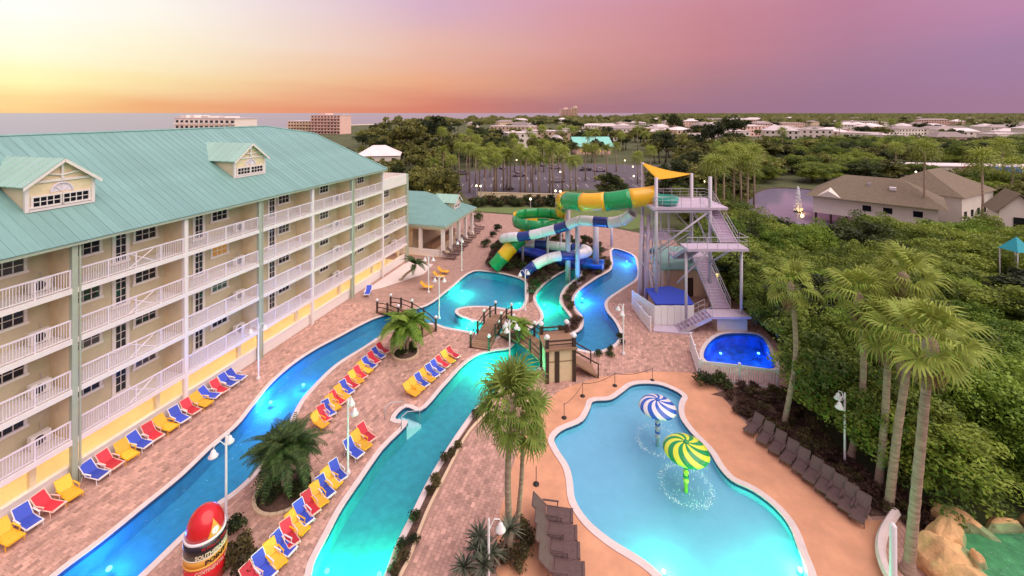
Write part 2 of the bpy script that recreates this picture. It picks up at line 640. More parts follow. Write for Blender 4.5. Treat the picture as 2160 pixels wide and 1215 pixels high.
M = dict(
    land=material('land', (.085, .095, .035), .95, var=.5, scale=.05),
    sand=material('sand', (.62, .50, .38), .95, var=.15, scale=.3),
    mulch=material('mulch', (.13, .072, .052), .95, var=.6, scale=6, bump=.6, bscale=18),
    deck=material('deck_grout', (.40, .24, .19), .9, var=.25, scale=1.2, bump=.3),
    paver=material('paver', (.51, .30, .235), .85, var=.22, scale=2.2, tint=True, bump=.25, bscale=40),
    orange=material('orange_deck', (.66, .325, .185), .85, var=.22, scale=.55, bump=.15, bscale=60),
    coping=material('coping', (.72, .60, .56), .7, var=.10, scale=2),
    basin_outer=material('outer_basin_plaster', (.045, .25, .43), .7, var=.2, scale=2.2),
    basin=material('basin_plaster', (.05, .30, .37), .7, var=.2, scale=2.2),
    basin_pale=material('pale_basin_plaster', (.20, .46, .64), .7, var=.06, scale=1.5),
    basin_blue=material('blue_basin_plaster', (.012, .10, .52), .7, var=.75, scale=1.3),
    tile=material('waterline_tile', (.03, .07, .15), .3),
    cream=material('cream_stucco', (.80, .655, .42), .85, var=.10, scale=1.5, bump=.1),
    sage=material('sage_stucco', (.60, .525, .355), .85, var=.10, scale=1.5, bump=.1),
    gold=material('corridor_stucco', (.80, .68, .46), .8, var=.05, scale=2),
    trim=material('white_trim', (.82, .75, .70), .5, var=.04, scale=3),
    rail=material('railing_paint', (.80, .71, .76), .45),
    sagepipe=material('sage_paint', (.40, .45, .34), .5, var=.08, scale=3),
    roof=material('teal_metal_roof', (.195, .365, .325), .42, spec=.5, var=.13, scale=.5, rnd=.07, stretch=(3, .5, 1)),
    roofd=material('pale_teal_roof', (.36, .56, .46), .45, var=.06, scale=.8, rnd=.04),
    glass=material('dark_glass', (.012, .013, .02), .12, spec=.5),
    white=material('white_paint', (.80, .76, .76), .45, var=.04, scale=4),
    grey=material('grey_steel', (.50, .46, .50), .45, metal=.1, var=.06, scale=3),
    lilac=material('lilac_steel', (.55, .45, .54), .5, var=.08, scale=3),
    tread=material('stair_tread', (.40, .30, .40), .6, var=.12, scale=5),
    blue=material('blue_sling', (.04, .08, .50), .6, rnd=.22, var=.12, scale=8),
    red=material('red_sling', (.58, .03, .05), .6, rnd=.22, var=.12, scale=8),
    yellow=material('yellow_sling', (.80, .45, .04), .6, rnd=.22, var=.10, scale=8),
    brown=material('brown_sling', (.12, .072, .066), .7, var=.25, scale=8),
    dark=material('black_metal', (.02, .018, .018), .5),
    wood=material('bridge_wood', (.30, .17, .10), .75, var=.3, scale=5, stretch=(1, 6, 1), rnd=.2),
    darkwood=material('dark_timber', (.055, .028, .02), .7, var=.3, scale=6),
    tan=material('tan_stucco', (.70, .52, .35), .85, var=.08, scale=2, bump=.15),
    tyellow=material('yellow_fibreglass', (.86, .46, .015), .25, spec=.5, coat=.3, var=.05, scale=1),
    tgreen=material('green_fibreglass', (.01, .30, .08), .25, spec=.5, coat=.3, var=.08, scale=1),
    tblue=material('blue_fibreglass', (.016, .035, .22), .25, spec=.5, coat=.3, var=.08, scale=1),
    swirlblue=material('swirl_blue_fibreglass', (.02, .11, .50), .25, spec=.5, coat=.3),
    tcyan=material('bright_blue_fibreglass', (.02, .16, .70), .25, spec=.5, coat=.3, var=.08, scale=1),
    twhite=material('white_fibreglass', (.76, .72, .74), .3, spec=.5, coat=.3, var=.05, scale=1),
    teal=material('teal_fibreglass', (.03, .35, .27), .3, spec=.5, var=.05, scale=1),
    limeyellow=material('lime_yellow_fibreglass', (.72, .80, .06), .25, coat=.3),
    sail=material('yellow_sail', (.85, .47, .02), .7, trans=.25),
    trunk=material('palm_trunk', (.36, .265, .19), .9, var=.5, scale=2.2, bump=1.0, bscale=3.0, stretch=(.7, .7, 4.5)),
    bark=material('bark', (.14, .10, .075), .9, var=.3, scale=4, bump=.6),
    rock=material('orange_rock', (.64, .38, .17), .85, var=.45, scale=1.6, bump=1.0, bscale=3.5),
    asphalt=material('asphalt', (.115, .095, .11), .9, var=.2, scale=.4),
    line=material('road_paint', (.62, .56, .52), .8),
    lawn=material('lawn', (.14, .19, .055), .95, var=.35, scale=1.2),
    brownroof=material('brown_shingle', (.19, .145, .095), .9, var=.2, scale=2, bump=.4, bscale=14),
    housewhite=material('pale_render', (.80, .72, .62), .85, var=.06, scale=.5, rnd=.12),
    housepink=material('pink_render', (.80, .54, .44), .85, var=.06, scale=.5, rnd=.12),
    housetan=material('tan_render', (.78, .60, .42), .85, var=.06, scale=.5, rnd=.12),
    paleroof=material('pale_flat_roof', (.70, .60, .58), .85, var=.1, scale=.3, rnd=.15),
    greyroof=material('grey_roof', (.34, .27, .25), .85, var=.15, scale=.5, rnd=.25),
    car=material('car_paint', (.22, .17, .20), .3, spec=.5, coat=.5, rnd=.8),
    tyre=material('tyre', (.015, .015, .015), .8),
    lamp=glow('warm_lamp', (1.0, .78, .42), 6.0),
    globe=material('lamp_globe', (.74, .70, .70), .3, emit=((1, .9, .8), .06)),
    corridorlamp=glow('corridor_lamp', (1.0, .76, .42), 32.0),
    poolgreen=glow('green_pool_lamp', (.10, 1.0, .45), 5.0),
    poolblue=glow('blue_pool_lamp', (.15, .45, 1.0), 5.0),
    leaf=foliage('mangrove_leaf', (.07, .115, .02), (.33, .41, .06)),
    leafdark=foliage('dark_leaf', (.022, .034, .014), (.085, .11, .03)),
    leafbright=foliage('bright_leaf', (.09, .17, .02), (.30, .43, .055)),
    leaffar=foliage('far_leaf', (.075, .085, .022), (.30, .30, .075)),
    palm=foliage('fan_palm_leaf', (.12, .17, .025), (.45, .52, .10), .12),
    palmmid=foliage('deck_palm_leaf', (.05, .085, .015), (.27, .34, .06), .12),
    deadfrond=material('dead_frond', (.26, .16, .08), .9, var=.3, scale=4),
    palmdark=foliage('date_palm_leaf', (.012, .03, .010), (.10, .16, .04), .12),
    yucca=foliage('grey_green_leaf', (.04, .05, .035), (.24, .26, .18), .1),
    groundcover=foliage('bed_shrub_leaf', (.05, .035, .02), (.18, .15, .05), .3),
    bronze=foliage('bronze_shrub_leaf', (.05, .025, .02), (.16, .09, .055), .3),
    w_pool=water('pool_water', (.66, .95, .98)),
    w_wade=water('wading_water', (.86, .96, .98), bump=.2),
    w_sea=water('sea_water', (1, 1, 1), bump=.3, scale=.06, rough=.25, opaque=(.22, .22, .30), refl=.6),
    w_lagoon=water('lagoon_water', (1, 1, 1), bump=.05, scale=.5, rough=.08, opaque=(.24, .20, .28)),
    foam=material('foam', (.85, .88, .90), .6),
    bred=material('buoy_red', (.62, .015, .02), .3, coat=.4),
    bblack=material('buoy_black', (.012, .010, .014), .3, coat=.4),
    byellow=material('buoy_yellow', (.75, .36, .05), .35, coat=.3),
    bcream=material('buoy_cream', (.78, .66, .46), .4),
)

# ---------------------------------------------------------------- land, sea, deck and pools
def xy(lst, z=0.0):
    return [tuple(G(a, b, z)[:2]) for a, b in lst]


D2 = Vector((.2626, .9649))
N2 = Vector((-.9649, .2626))
HO = Vector((-24.3, 23.6))
HROT = math.atan2(.9649, .2626)


def HL(s, y):
    p = HO + D2 * s + N2 * y
    return (p.x, p.y)


PA = ccw(smooth_loop(xy([(-20, 1340), (60, 1268), (130, 1208), (215, 1144), (311, 1066), (384, 1006), (454, 939), (500, 900), (538, 853), (571, 812), (618, 770),
                         (666, 738), (713, 713), (767, 684), (796, 671), (850, 658), (900, 646), (950, 610), (1000, 573), (1032, 574), (1067, 580), (1103, 592), (1109, 612), (1106, 637),
                         (1092, 653), (1035, 647), (985, 647), (962, 653), (962, 663), (990, 675), (1035, 685), (1060, 692), (1042, 714), (1000, 702), (938, 690), (915, 682),
                         (870, 688), (826, 696), (767, 732), (707, 770), (660, 815), (633, 847), (610, 889), (570, 950), (530, 1003), (492, 1038), (451, 1066), (384, 1128), (293, 1215), (150, 1340)]), 4))
PB = ccw(smooth_loop(xy([(590, 1340), (657, 1215), (663, 1190), (692, 1132), (721, 1076), (762, 1015), (809, 948), (861, 890), (834, 884), (856, 860), (886, 868), (938, 815), (980, 770),
                         (1010, 750), (1045, 741), (1075, 736), (1096, 714), (1120, 694), (1145, 675), (1145, 660), (1132, 637), (1132, 622), (1160, 592), (1208, 568), (1226, 575), (1192, 605),
                         (1181, 625), (1182, 642), (1202, 670), (1200, 682), (1172, 697), (1153, 720), (1140, 750), (1137, 775), (1090, 803), (1008, 857), (977, 896), (930, 967), (899, 1021),
                         (868, 1084), (835, 1150), (810, 1215), (755, 1340)]), 4))
PD = ccw(smooth_loop(xy([(1295, 525), (1332, 537), (1342, 557), (1342, 587), (1310, 610), (1277, 635), (1278, 655), (1297, 680), (1307, 705), (1295, 727), (1255, 742), (1222, 737), (1197, 727),
                         (1194, 715), (1227, 695), (1230, 670), (1215, 650), (1212, 632), (1222, 615), (1260, 587), (1291, 568)]), 4))
PW = ccw(smooth_loop(xy([(1360, 810), (1397, 814), (1438, 835), (1434, 846), (1431, 865), (1436, 884), (1457, 913), (1494, 951), (1517, 988), (1543, 1015), (1588, 1037), (1633, 1071), (1663, 1108),
                         (1685, 1164), (1703, 1215), (1700, 1290), (1600, 1370), (1470, 1300), (1397, 1215), (1360, 1183), (1288, 1138), (1240, 1097), (1214, 1056), (1208, 1015), (1200, 985),
                         (1176, 947), (1169, 928), (1184, 910), (1229, 889), (1245, 862), (1251, 848), (1288, 844), (1315, 827), (1333, 814)]), 4))
PT = ccw(smooth_loop(xy([(1488, 735), (1520, 707), (1560, 703), (1602, 708), (1625, 745), (1632, 778), (1560, 772), (1490, 762)]), 4))

DECK = ccw([HL(-16, 6), (-36, 12), (29, 12), (24.5, 19), tuple(G(1900, 1045)[:2]), tuple(G(1760, 950)[:2]), tuple(G(1660, 835)[:2]), (23.5, 36), (24.5, 50), tuple(G(1420, 505)[:2]),
            tuple(G(1330, 488)[:2]), tuple(G(1200, 462)[:2]), tuple(G(1010, 448)[:2]), HL(62, 6)])
ORANGE = ccw(smooth_loop(xy([(1100, 1340), (1048, 1215), (1052, 1092), (1067, 1033), (1100, 930), (1140, 862), (1180, 825), (1250, 800), (1330, 787), (1410, 784), (1480, 792), (1515, 825), (1560, 880),
                             (1640, 958), (1700, 1010), (1765, 1068), (1832, 1098), (1882, 1092), (1862, 1140), (1858, 1180), (1872, 1230), (1850, 1340)]), 3))
MULCH = ccw(xy([(1500, 832), (1524, 838), (1566, 880), (1646, 955), (1708, 1006), (1770, 1062), (1835, 1090), (1890, 1088), (1960, 1150), (1985, 1100), (1900, 1048), (1765, 955), (1668, 842), (1560, 815)]))
STRIP = ccw(smooth_loop(xy([(1017, 862), (987, 901), (940, 972), (909, 1026), (878, 1089), (846, 1153), (821, 1215), (790, 1290), (822, 1290), (845, 1215), (860, 1186), (899, 1084), (938, 1006), (989, 912), (1030, 869)]), 3))
ISLE = ccw(xy([(1232, 578), (1200, 608), (1189, 626), (1190, 641), (1210, 669), (1208, 685), (1180, 702), (1166, 718), (1186, 718), (1220, 692), (1222, 672), (1207, 652), (1204, 632), (1215, 611), (1255, 583), (1286, 565), (1288, 540), (1250, 545)]))
SLIDEBED = ccw(xy([(1022, 556), (1045, 568), (1112, 588), (1116, 640), (1127, 632), (1126, 620), (1156, 589), (1206, 564), (1250, 545), (1285, 526), (1200, 506), (1090, 498), (1035, 530)]))
RBED = ccw(smooth_loop(xy([(1255, 748), (1297, 733), (1312, 706), (1320, 706), (1305, 742), (1262, 760)]), 3))

COAST = [(-215, -600), (-215, 250), (-290, 560), (-290, 720), (-120, 980), (150, 1300), (900, 3200), (9500, 30000), (42000, 30000), (42000, -600)]
struct(mk('sea', MB().face((-42000, -3000, -3), (42000, -3000, -3), (42000, 42000, -3), (-42000, 42000, -3)), M['w_sea']))
LAGOON = ccw(smooth_loop(xy([(1585, 415), (1590, 472), (1660, 492), (1770, 480), (1820, 450), (1790, 415), (1700, 398), (1630, 396)]), 4))
struct(mk('land', sheet([COAST, offset(DECK, -.6), LAGOON], -.03), M['land']))
bh = offset(ccw(COAST[:7]), 0)
struct(mk('beach', MB().prism([(-222, -600), (-222, 250), (-297, 560), (-297, 722), (-126, 984), (144, 1304), (890, 3210), (940, 3180), (180, 1280), (-90, 960), (-260, 700), (-255, 560), (-180, 250), (-180, -600)], -3.2, .01), M['sand']))
struct(mk('lagoon_water', sheet([LAGOON], -.25), M['w_lagoon']), 'still lagoon reflecting the lilac sky beyond the mangroves')
lb = MB()
for i in range(len(LAGOON)):
    a, b = LAGOON[i], LAGOON[(i + 1) % len(LAGOON)]
    lb.face((a[0], a[1], -.03), (b[0], b[1], -.03), (b[0], b[1], -.6), (a[0], a[1], -.6))
struct(mk('lagoon_bank', lb, M['mulch']))

deck = struct(mk('brick_deck', sheet([DECK, PA, PB, PD, PW, PT], 0.0), M['deck']))
struct(mk('orange_deck', sheet([ORANGE, PW], .007), M['orange']))
struct(mk('mulch_bed', sheet([MULCH], .016), M['mulch']))
struct(mk('river_bed_strip', sheet([STRIP], .03), M['mulch']))
struct(mk('river_island_bed', sheet([ISLE], .03), M['mulch']))
struct(mk('slide_garden_bed', sheet([SLIDEBED], .024), M['mulch']))


def pool(name, poly, depth, level, floor_mat, water_mat, label, cw=.32):
    mb = sheet([poly], -depth)
    n = len(poly)
    for i in range(n):
        a, b = poly[i], poly[(i + 1) % n]
        mb.cur = 0
        mb.face((a[0], a[1], -depth), (b[0], b[1], -depth), (b[0], b[1], level - .05), (a[0], a[1], level - .05))
        mb.cur = 1
        mb.face((a[0], a[1], level - .05), (b[0], b[1], level - .05), (b[0], b[1], .02), (a[0], a[1], .02))
    basin = struct(mk(name + '_basin', mb, [floor_mat, M['tile']]))
    outer = offset(poly, cw)
    cp = MB()
    for i in range(n):
        j = (i + 1) % n
        a, b, c, d = poly[i], poly[j], outer[j], outer[i]
        cp.face((a[0], a[1], .055), (b[0], b[1], .055), (c[0], c[1], .05), (d[0], d[1], .05))
        cp.face((a[0], a[1], 0), (b[0], b[1], 0), (b[0], b[1], .055), (a[0], a[1], .055))
        cp.face((d[0], d[1], .05), (c[0], c[1], .05), (c[0], c[1], -.02), (d[0], d[1], -.02))
    mk('coping', cp, M['coping'], basin)
    struct(mk(name + '_water', sheet([poly], level), water_mat), label)
    return basin


pool('outer_river', PA, 1.0, -.13, M['basin_outer'], M['w_pool'], 'blue lazy river along the hotel opening into the slide plunge pool')
pool('inner_river', PB, 1.0, -.13, M['basin'], M['w_pool'], 'turquoise lazy river down the middle of the deck')
pool('blue_river', PD, 1.0, -.13, M['basin_outer'], M['w_pool'], 'bright blue curving river beside the slide tower')
pool('wading_pool', PW, .42, -.10, M['basin_pale'], M['w_wade'], 'pale blue wading pool with two swirl umbrellas', .38)
pool('splash_tank', PT, 1.2, -.18, M['basin_blue'], M['w_pool'], 'deep blue tank behind the white fence')

# low kerb beside the planting strip
kb = MB()
kl = [G(a, b) for a, b in [(822, 1290), (845, 1215), (860, 1186), (899, 1084), (938, 1006), (989, 912), (1030, 869)]]
kl = [Vector((p[0], p[1], .06)) for p in smooth_loop([k[:2] for k in kl], 4, False)]
kb.tube(kl, .09, 6)
struct(mk('kerb', kb, M['tan']))

# ---- pavers: the nearest ones singly, the others joined
POOLS = [(PA, .36), (PB, .36), (PD, .36), (PW, .42), (PT, .36)]
BLOCK = [offset(p, w) for p, w in POOLS] + [offset(ORANGE, .05), offset(MULCH, .1), offset(STRIP, .16), ISLE, SLIDEBED,
                                          [HL(-40, -.02), HL(75, -.02), HL(75, 20), HL(-40, 20)]]
PWD, PHT, GAP = .34, .225, .014
rng = np.random.default_rng(4)
ii, jj = np.meshgrid(np.arange(-80, 220), np.arange(-290, 160))
cx = (ii + .5 * (jj % 2)) * PWD
cy = jj * PHT
ang = HROT
gx = HO.x + cx * math.cos(ang) - cy * math.sin(ang)
gy = HO.y + cx * math.sin(ang) + cy * math.cos(ang)
keep = pip(DECK, gx, gy) & (gy > 16.5) & (gy < 46) & (np.abs(gx) < gy * 1.28 + 1)
for b in BLOCK:
    keep &= ~pip(b, gx, gy)
PX, PY = gx[keep], gy[keep]
in_frame = (np.abs(PX) < PY * 1.19) & (PY > 18.95)
order = np.argsort(np.where(in_frame, PY, 1e6))
single = order[:300]
rest = order[300:]


def paver_quads(x, y, dz, a):
    hw, hh = PWD / 2 - GAP / 2, PHT / 2 - GAP / 2
    ca, sa = math.cos(a), math.sin(a)

    def P(u, v, z):
        return np.stack([x + u * ca - v * sa, y + u * sa + v * ca, z], -1)
    bv = .012
    z1 = .020 + dz
    z0 = z1 - bv
    zb = np.zeros_like(x) + .001
    t = [P(-hw + bv, -hh + bv, z1), P(hw - bv, -hh + bv, z1), P(hw - bv, hh - bv, z1), P(-hw + bv, hh - bv, z1)]
    m = [P(-hw, -hh, zb), P(hw, -hh, zb), P(hw, hh, zb), P(-hw, hh, zb)]
    q = [np.stack(t, 1)]
    for k in range(4):
        q.append(np.stack([m[k], m[(k + 1) % 4], t[(k + 1) % 4], t[k]], 1))
    return np.concatenate(q), len(q)


dz = rng.normal(0, .0025, len(PX)).clip(-.006, .006)
tint = rng.normal(1, .13, len(PX)).clip(.6, 1.4)
V, k = paver_quads(PX[rest], PY[rest], dz[rest], ang)
fld = ob('paver_field', np_quads('paver_field', V, M['paver'], np.tile(tint[rest], k)), deck)
fld['kind'] = 'stuff'
pm = []
for q in range(6):
    V, k = paver_quads(np.zeros(1), np.zeros(1), np.zeros(1), ang)
    pm.append(np_quads('paver', V, M['paver'], np.full(k, .74 + .11 * q)))
for i in single:
    ob('paver', pm[int(np.clip((tint[i] - .69) / .11, 0, 5))], deck, (float(PX[i]), float(PY[i]), float(dz[i])))

# ---------------------------------------------------------------- hotel
hotel = thing('hotel_building', 'long cream five storey hotel with teal metal roof and white balconies', 'building', (HO.x, HO.y, 0), HROT)
BAY = 6.15
ZF = [2.5, 5.27, 8.04, 10.81]
EZ, PITCH, RY = 13.72, .579, 9.12
mb = MB()
mb.bx(-16, 30.8, 3.6, 17.8, 0, 13.6)
mb.bx(30.8, 36.7, 3.6, 17.8, 0, 10.9)
mk('wall', mb, M['cream'], hotel)
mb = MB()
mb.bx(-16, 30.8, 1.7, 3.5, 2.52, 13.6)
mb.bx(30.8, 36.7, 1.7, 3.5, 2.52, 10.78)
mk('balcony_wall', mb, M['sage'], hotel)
mk('parapet', MB().bx(30.9, 36.85, -.12, .06, 10.82, 12.1).bx(36.67, 36.85, .07, 14, 10.82, 12.1), M['trim'], hotel)
mk('terrace_floor', MB().bx(30.9, 36.8, -.1, 17.7, 10.7, 10.88), M['trim'], hotel)
mk('ground_floor_wall', MB().bx(-16, 36.6, 3.4, 3.58, 0, 2.3), M['gold'], hotel)
mk('corridor_floor', MB().bx(-16, 36.6, .33, 3.38, -.02, .035), M['gold'], hotel)
mk('corridor_ceiling', MB().bx(-16, 36.7, 1.72, 3.6, 2.3, 2.48), M['gold'], hotel)
mk('garden_wall', MB().bx(-16, 36.5, .12, .32, 0, .92).bx(-16, 36.5, .08, .36, .92, 1.0), M['trim'], hotel)
for k in range(-2, 7):
    s = k * BAY
    sx = min(s, 36.75)
    mk('partition', MB().bx(sx - .1, sx + .1, .06, 1.7, 2.5, 13.6 if k < 6 else 10.8), M['cream'], hotel)
    cm = MB().bx(sx - .13, sx + .13, -.2, .05, 0, 13.5 if k < 6 else 12.1)
    mk('column', cm, M['trim'] if k % 2 else M['sagepipe'], hotel)
    if k % 2 == 0:
        mk('downpipe', MB().tube([(sx + .22, -.2, 0.02), (sx + .22, -.2, 13.4 if k < 6 else 12)], .055, 8), M['sagepipe'], hotel)
    if k < 6:
        mk('corridor_post', MB().bx(s + 4.6, s + 4.85, .4, .65, .03, 2.3), M['gold'], hotel)
lampm = MB().bx(-.6, .6, -.09, .09, -.06, 0).mesh('ceiling_lamp', M['corridorlamp'])
for k in range(-4, 13):
    ob('ceiling_lamp', lampm, hotel, (k * 3.07 - 1.2, 2.2, 2.295))

slabm = MB().bx(.12, BAY - .12, -.14, 1.69, -.22, 0)
slabm.bx(.12, BAY - .12, -.2, -.141, -.26, .03)
slabm = slabm.mesh('balcony', M['trim'])
rl = MB().bx(.12, BAY - .12, -.13, -.05, 1.0, 1.07).bx(.12, BAY - .12, -.11, -.07, .09, .14)
for q in range(5):
    xq = .15 + q * (BAY - .3) / 4
    rl.bx(xq - .035, xq + .035, -.125, -.055, 0, 1.0)
railm = rl.mesh('railing', M['rail'])
bl = MB()
nb_ = 50
for q in range(nb_):
    xq = .2 + (BAY - .4) * q / (nb_ - 1)
    bl.bx(xq - .013, xq + .013, -.103, -.077, .14, 1.0)
balm = bl.mesh('balusters', M['rail'])
bl = MB()
for q in range(nb_):
    xq = .2 + (BAY - .4) * q / (nb_ - 1)
    if abs(xq - BAY * .56) > .75:
        bl.bx(xq - .013, xq + .013, -.103, -.077, .14, 1.0)
c0 = BAY * .56
bl.tube([(c0 - .72, -.09, .14), (c0 + .72, -.09, 1.0)], .03, 4).tube([(c0 - .72, -.09, 1.0), (c0 + .72, -.09, .14)], .03, 4)
balx = bl.mesh('balusters', M['rail'])


def frame_mesh(w, h, t, nx, ny, name):
    b = MB()
    b.bx(-w / 2 - t, w / 2 + t, -.07, .0, h, h + t).bx(-w / 2 - t - .06, w / 2 + t + .06, -.10, .0, -t, 0)
    b.bx(-w / 2 - t, -w / 2, -.07, 0, 0, h).bx(w / 2, w / 2 + t, -.07, 0, 0, h)
    for i in range(1, nx):
        x = -w / 2 + w * i / nx
        b.bx(x - .02, x + .02, -.055, 0, 0, h)
    for j in range(1, ny):
        z = h * j / ny
        for i in range(nx):
            b.bx(-w / 2 + w * i / nx + .021, -w / 2 + w * (i + 1) / nx - .021, -.05, 0, z - .02, z + .02)
    return b.mesh(name, M['trim'])


def add_window(name, parent, x, y, z, w, h, nx, ny, fm, pm_, rz=0.0):
    wd = ob(name, fm, parent, (x, y, z), (0, 0, rz))
    for i in range(nx):
        for j in range(ny):
            ob('pane', pm_, wd, (-w / 2 + w * (i + .5) / nx, -.02, h * j / ny))
    return wd


def pane_mesh(w, h, nx, ny, mat=None):
    return MB().bx(-w / nx / 2 + .015, w / nx / 2 - .015, -.012, .012, .015, h / ny - .015).mesh('pane', mat or M['glass'])


WF, WP = frame_mesh(1.22, 1.08, .15, 3, 3, 'window'), pane_mesh(1.22, 1.08, 3, 3)
DF, DP = frame_mesh(.56, 1.9, .20, 2, 4, 'balcony_door'), pane_mesh(.56, 1.9, 2, 4)
LAY = {-2: ([], [4.3]), -1: ([], [4.35]), 0: ([3.36], [1.6, 4.82]), 1: ([2.35], [4.05]), 2: ([3.05], [4.44]), 3: ([1.9], [3.8]), 4: ([1.9], [4.08]), 5: ([1.8], [3.6])}
WPL = pane_mesh(1.22, 1.08, 3, 3, material('lit_pane', (.25, .10, .02), .3, emit=((1, .5, .12), .25)))
WPC = pane_mesh(1.22, 1.08, 3, 3, material('curtained_pane', (.09, .08, .085), .2, var=.4, scale=3))
for k in range(-2, 6):
    for fi, zf in enumerate(ZF):
        if k == 5 and fi == 3:
            continue
        b = ob('balcony', slabm, hotel, (k * BAY, 0, zf))
        ob('railing', railm, b)
        ob('balusters', balx if k == 0 else balm, b)
        ds, ws = LAY[k]
        for x in ds:
            add_window('balcony_door', hotel, k * BAY + x, 1.69, zf + .25, .56, 1.9, 2, 4, DF, DP)
        for x in ws:
            add_window('window', hotel, k * BAY + x, 1.69, zf + 1.22, 1.22, 1.08, 3, 3, WF, WPL if (k == 1 and fi == 2) else (WPC if (k * 5 + fi * 3 + int(x)) % 4 == 0 else WP))

# condensers standing on the balconies
acb = MB().bx(-.42, .42, -.16, .16, .08, .72).bx(-.36, -.28, -.16, .16, 0, .08).bx(.28, .36, -.16, .16, 0, .08)
acm = acb.mesh('case', M['trim'])
fan = MB().lathe([(.25, 0), (.25, .02), (.2, .03), (.06, .03), (.05, .05)], 14).mesh('fan_grille', M['dark'])
BW = ['leftmost', 'second', 'third', 'fourth', 'fifth', 'sixth', 'seventh']
FW = ['first', 'second', 'third', 'top']
for k, x in [(-1, 5.3), (1, 5.25), (3, 5.0), (5, 4.6)]:
    for fi, zf in enumerate(ZF):
        if k == 5 and fi == 3:
            continue
        p = HL(k * BAY + x, 1.05)
        ac = thing('air_conditioner', f'white condenser with dark fan on the {FW[fi]} balcony up, {BW[k + 1]} bay from the left', 'air conditioner', (p[0], p[1], zf + .002), HROT, 'condensers on the hotel balconies')
        ob('case', acm, ac)
        ob('fan_grille', fan, ac, (-.08, -.165, .40), (R(90), 0, 0))
        mk('hose', MB().tube([(.3, .17, .5), (.32, .4, .6), (.34, .63, .9)], .02, 6), M['grey'], ac)


# roof
def ytop(s):
    return float(np.interp(s, [-20, 22.1, 27.5, 31.3], [RY, RY, 7.35, -.45]))


def rz_(y):
    return EZ + PITCH * y


S0, S1, EY = -16.0, 31.3, -.45
und = MB()
RW = 2 * RY
und.add([(S0, EY, rz_(EY) - .04), (S1, EY, rz_(EY) - .04), (27.5, 7.35, rz_(7.35) - .04), (22.1, RY, rz_(RY) - .04), (S0, RY, rz_(RY) - .04),
         (S1, RW - EY, rz_(EY) - .04), (27.5, RW - 7.35, rz_(7.35) - .04), (S0, RW - EY, rz_(EY) - .04)],
        [(0, 1, 2, 3, 4), (4, 3, 6, 5, 7), (2, 6, 3), (1, 5, 6, 2), (0, 7, 5, 1), (0, 4, 7)])
roof = mk('roof', und, M['roof'], hotel)
PWID = .52
flat = None
s = S0
while s < S1 - .01:
    e = min(s + PWID, S1)
    t0, t1 = ytop(s), ytop(e)
    if t1 > EY + .05 or t0 > EY + .05:
        if abs(t0 - RY) < 1e-6 and abs(t1 - RY) < 1e-6 and flat is not None:
            ob('roof_panel', flat, roof, (s, 0, 0))
        else:
            b = MB()
            w = e - s
            b.slab([(.001, EY - .05, rz_(EY - .05)), (w - .001, EY - .05, rz_(EY - .05)), (w - .001, max(t1, EY), rz_(max(t1, EY))), (.001, t0, rz_(t0))], .03)
            tm = min(t0, t1)
            if tm > EY + .2:
                b.slab([(w - .025, EY - .05, rz_(EY - .05) + .022), (w + .025, EY - .05, rz_(EY - .05) + .022), (w + .025, tm, rz_(tm) + .022), (w - .025, tm, rz_(tm) + .022)], .045)
            me = b.mesh('roof_panel', M['roof'])
            if abs(t0 - RY) < 1e-6 and abs(t1 - RY) < 1e-6:
                flat = me
            ob('roof_panel', me, roof, (s, 0, 0))
    s = e
mk('ridge_cap', MB().tube([(S0, RY, rz_(RY) + .02), (22.1, RY, rz_(RY) + .02)], .10, 6), M['roof'], roof)
mk('hip_cap', MB().tube([(22.1, RY, rz_(RY) + .02), (27.5, 7.35, rz_(7.35) + .03), (S1, EY, rz_(EY) + .03)], .09, 6), M['roof'], roof)
mk('fascia', MB().bx(S0, S1, EY + .02, EY + .07, rz_(EY) - .24, rz_(EY) - .05), M['sagepipe'], roof)
mk('soffit', MB().bx(S0, S1 - .1, EY + .08, 3.55, 13.42, 13.47), M['cream'], hotel)


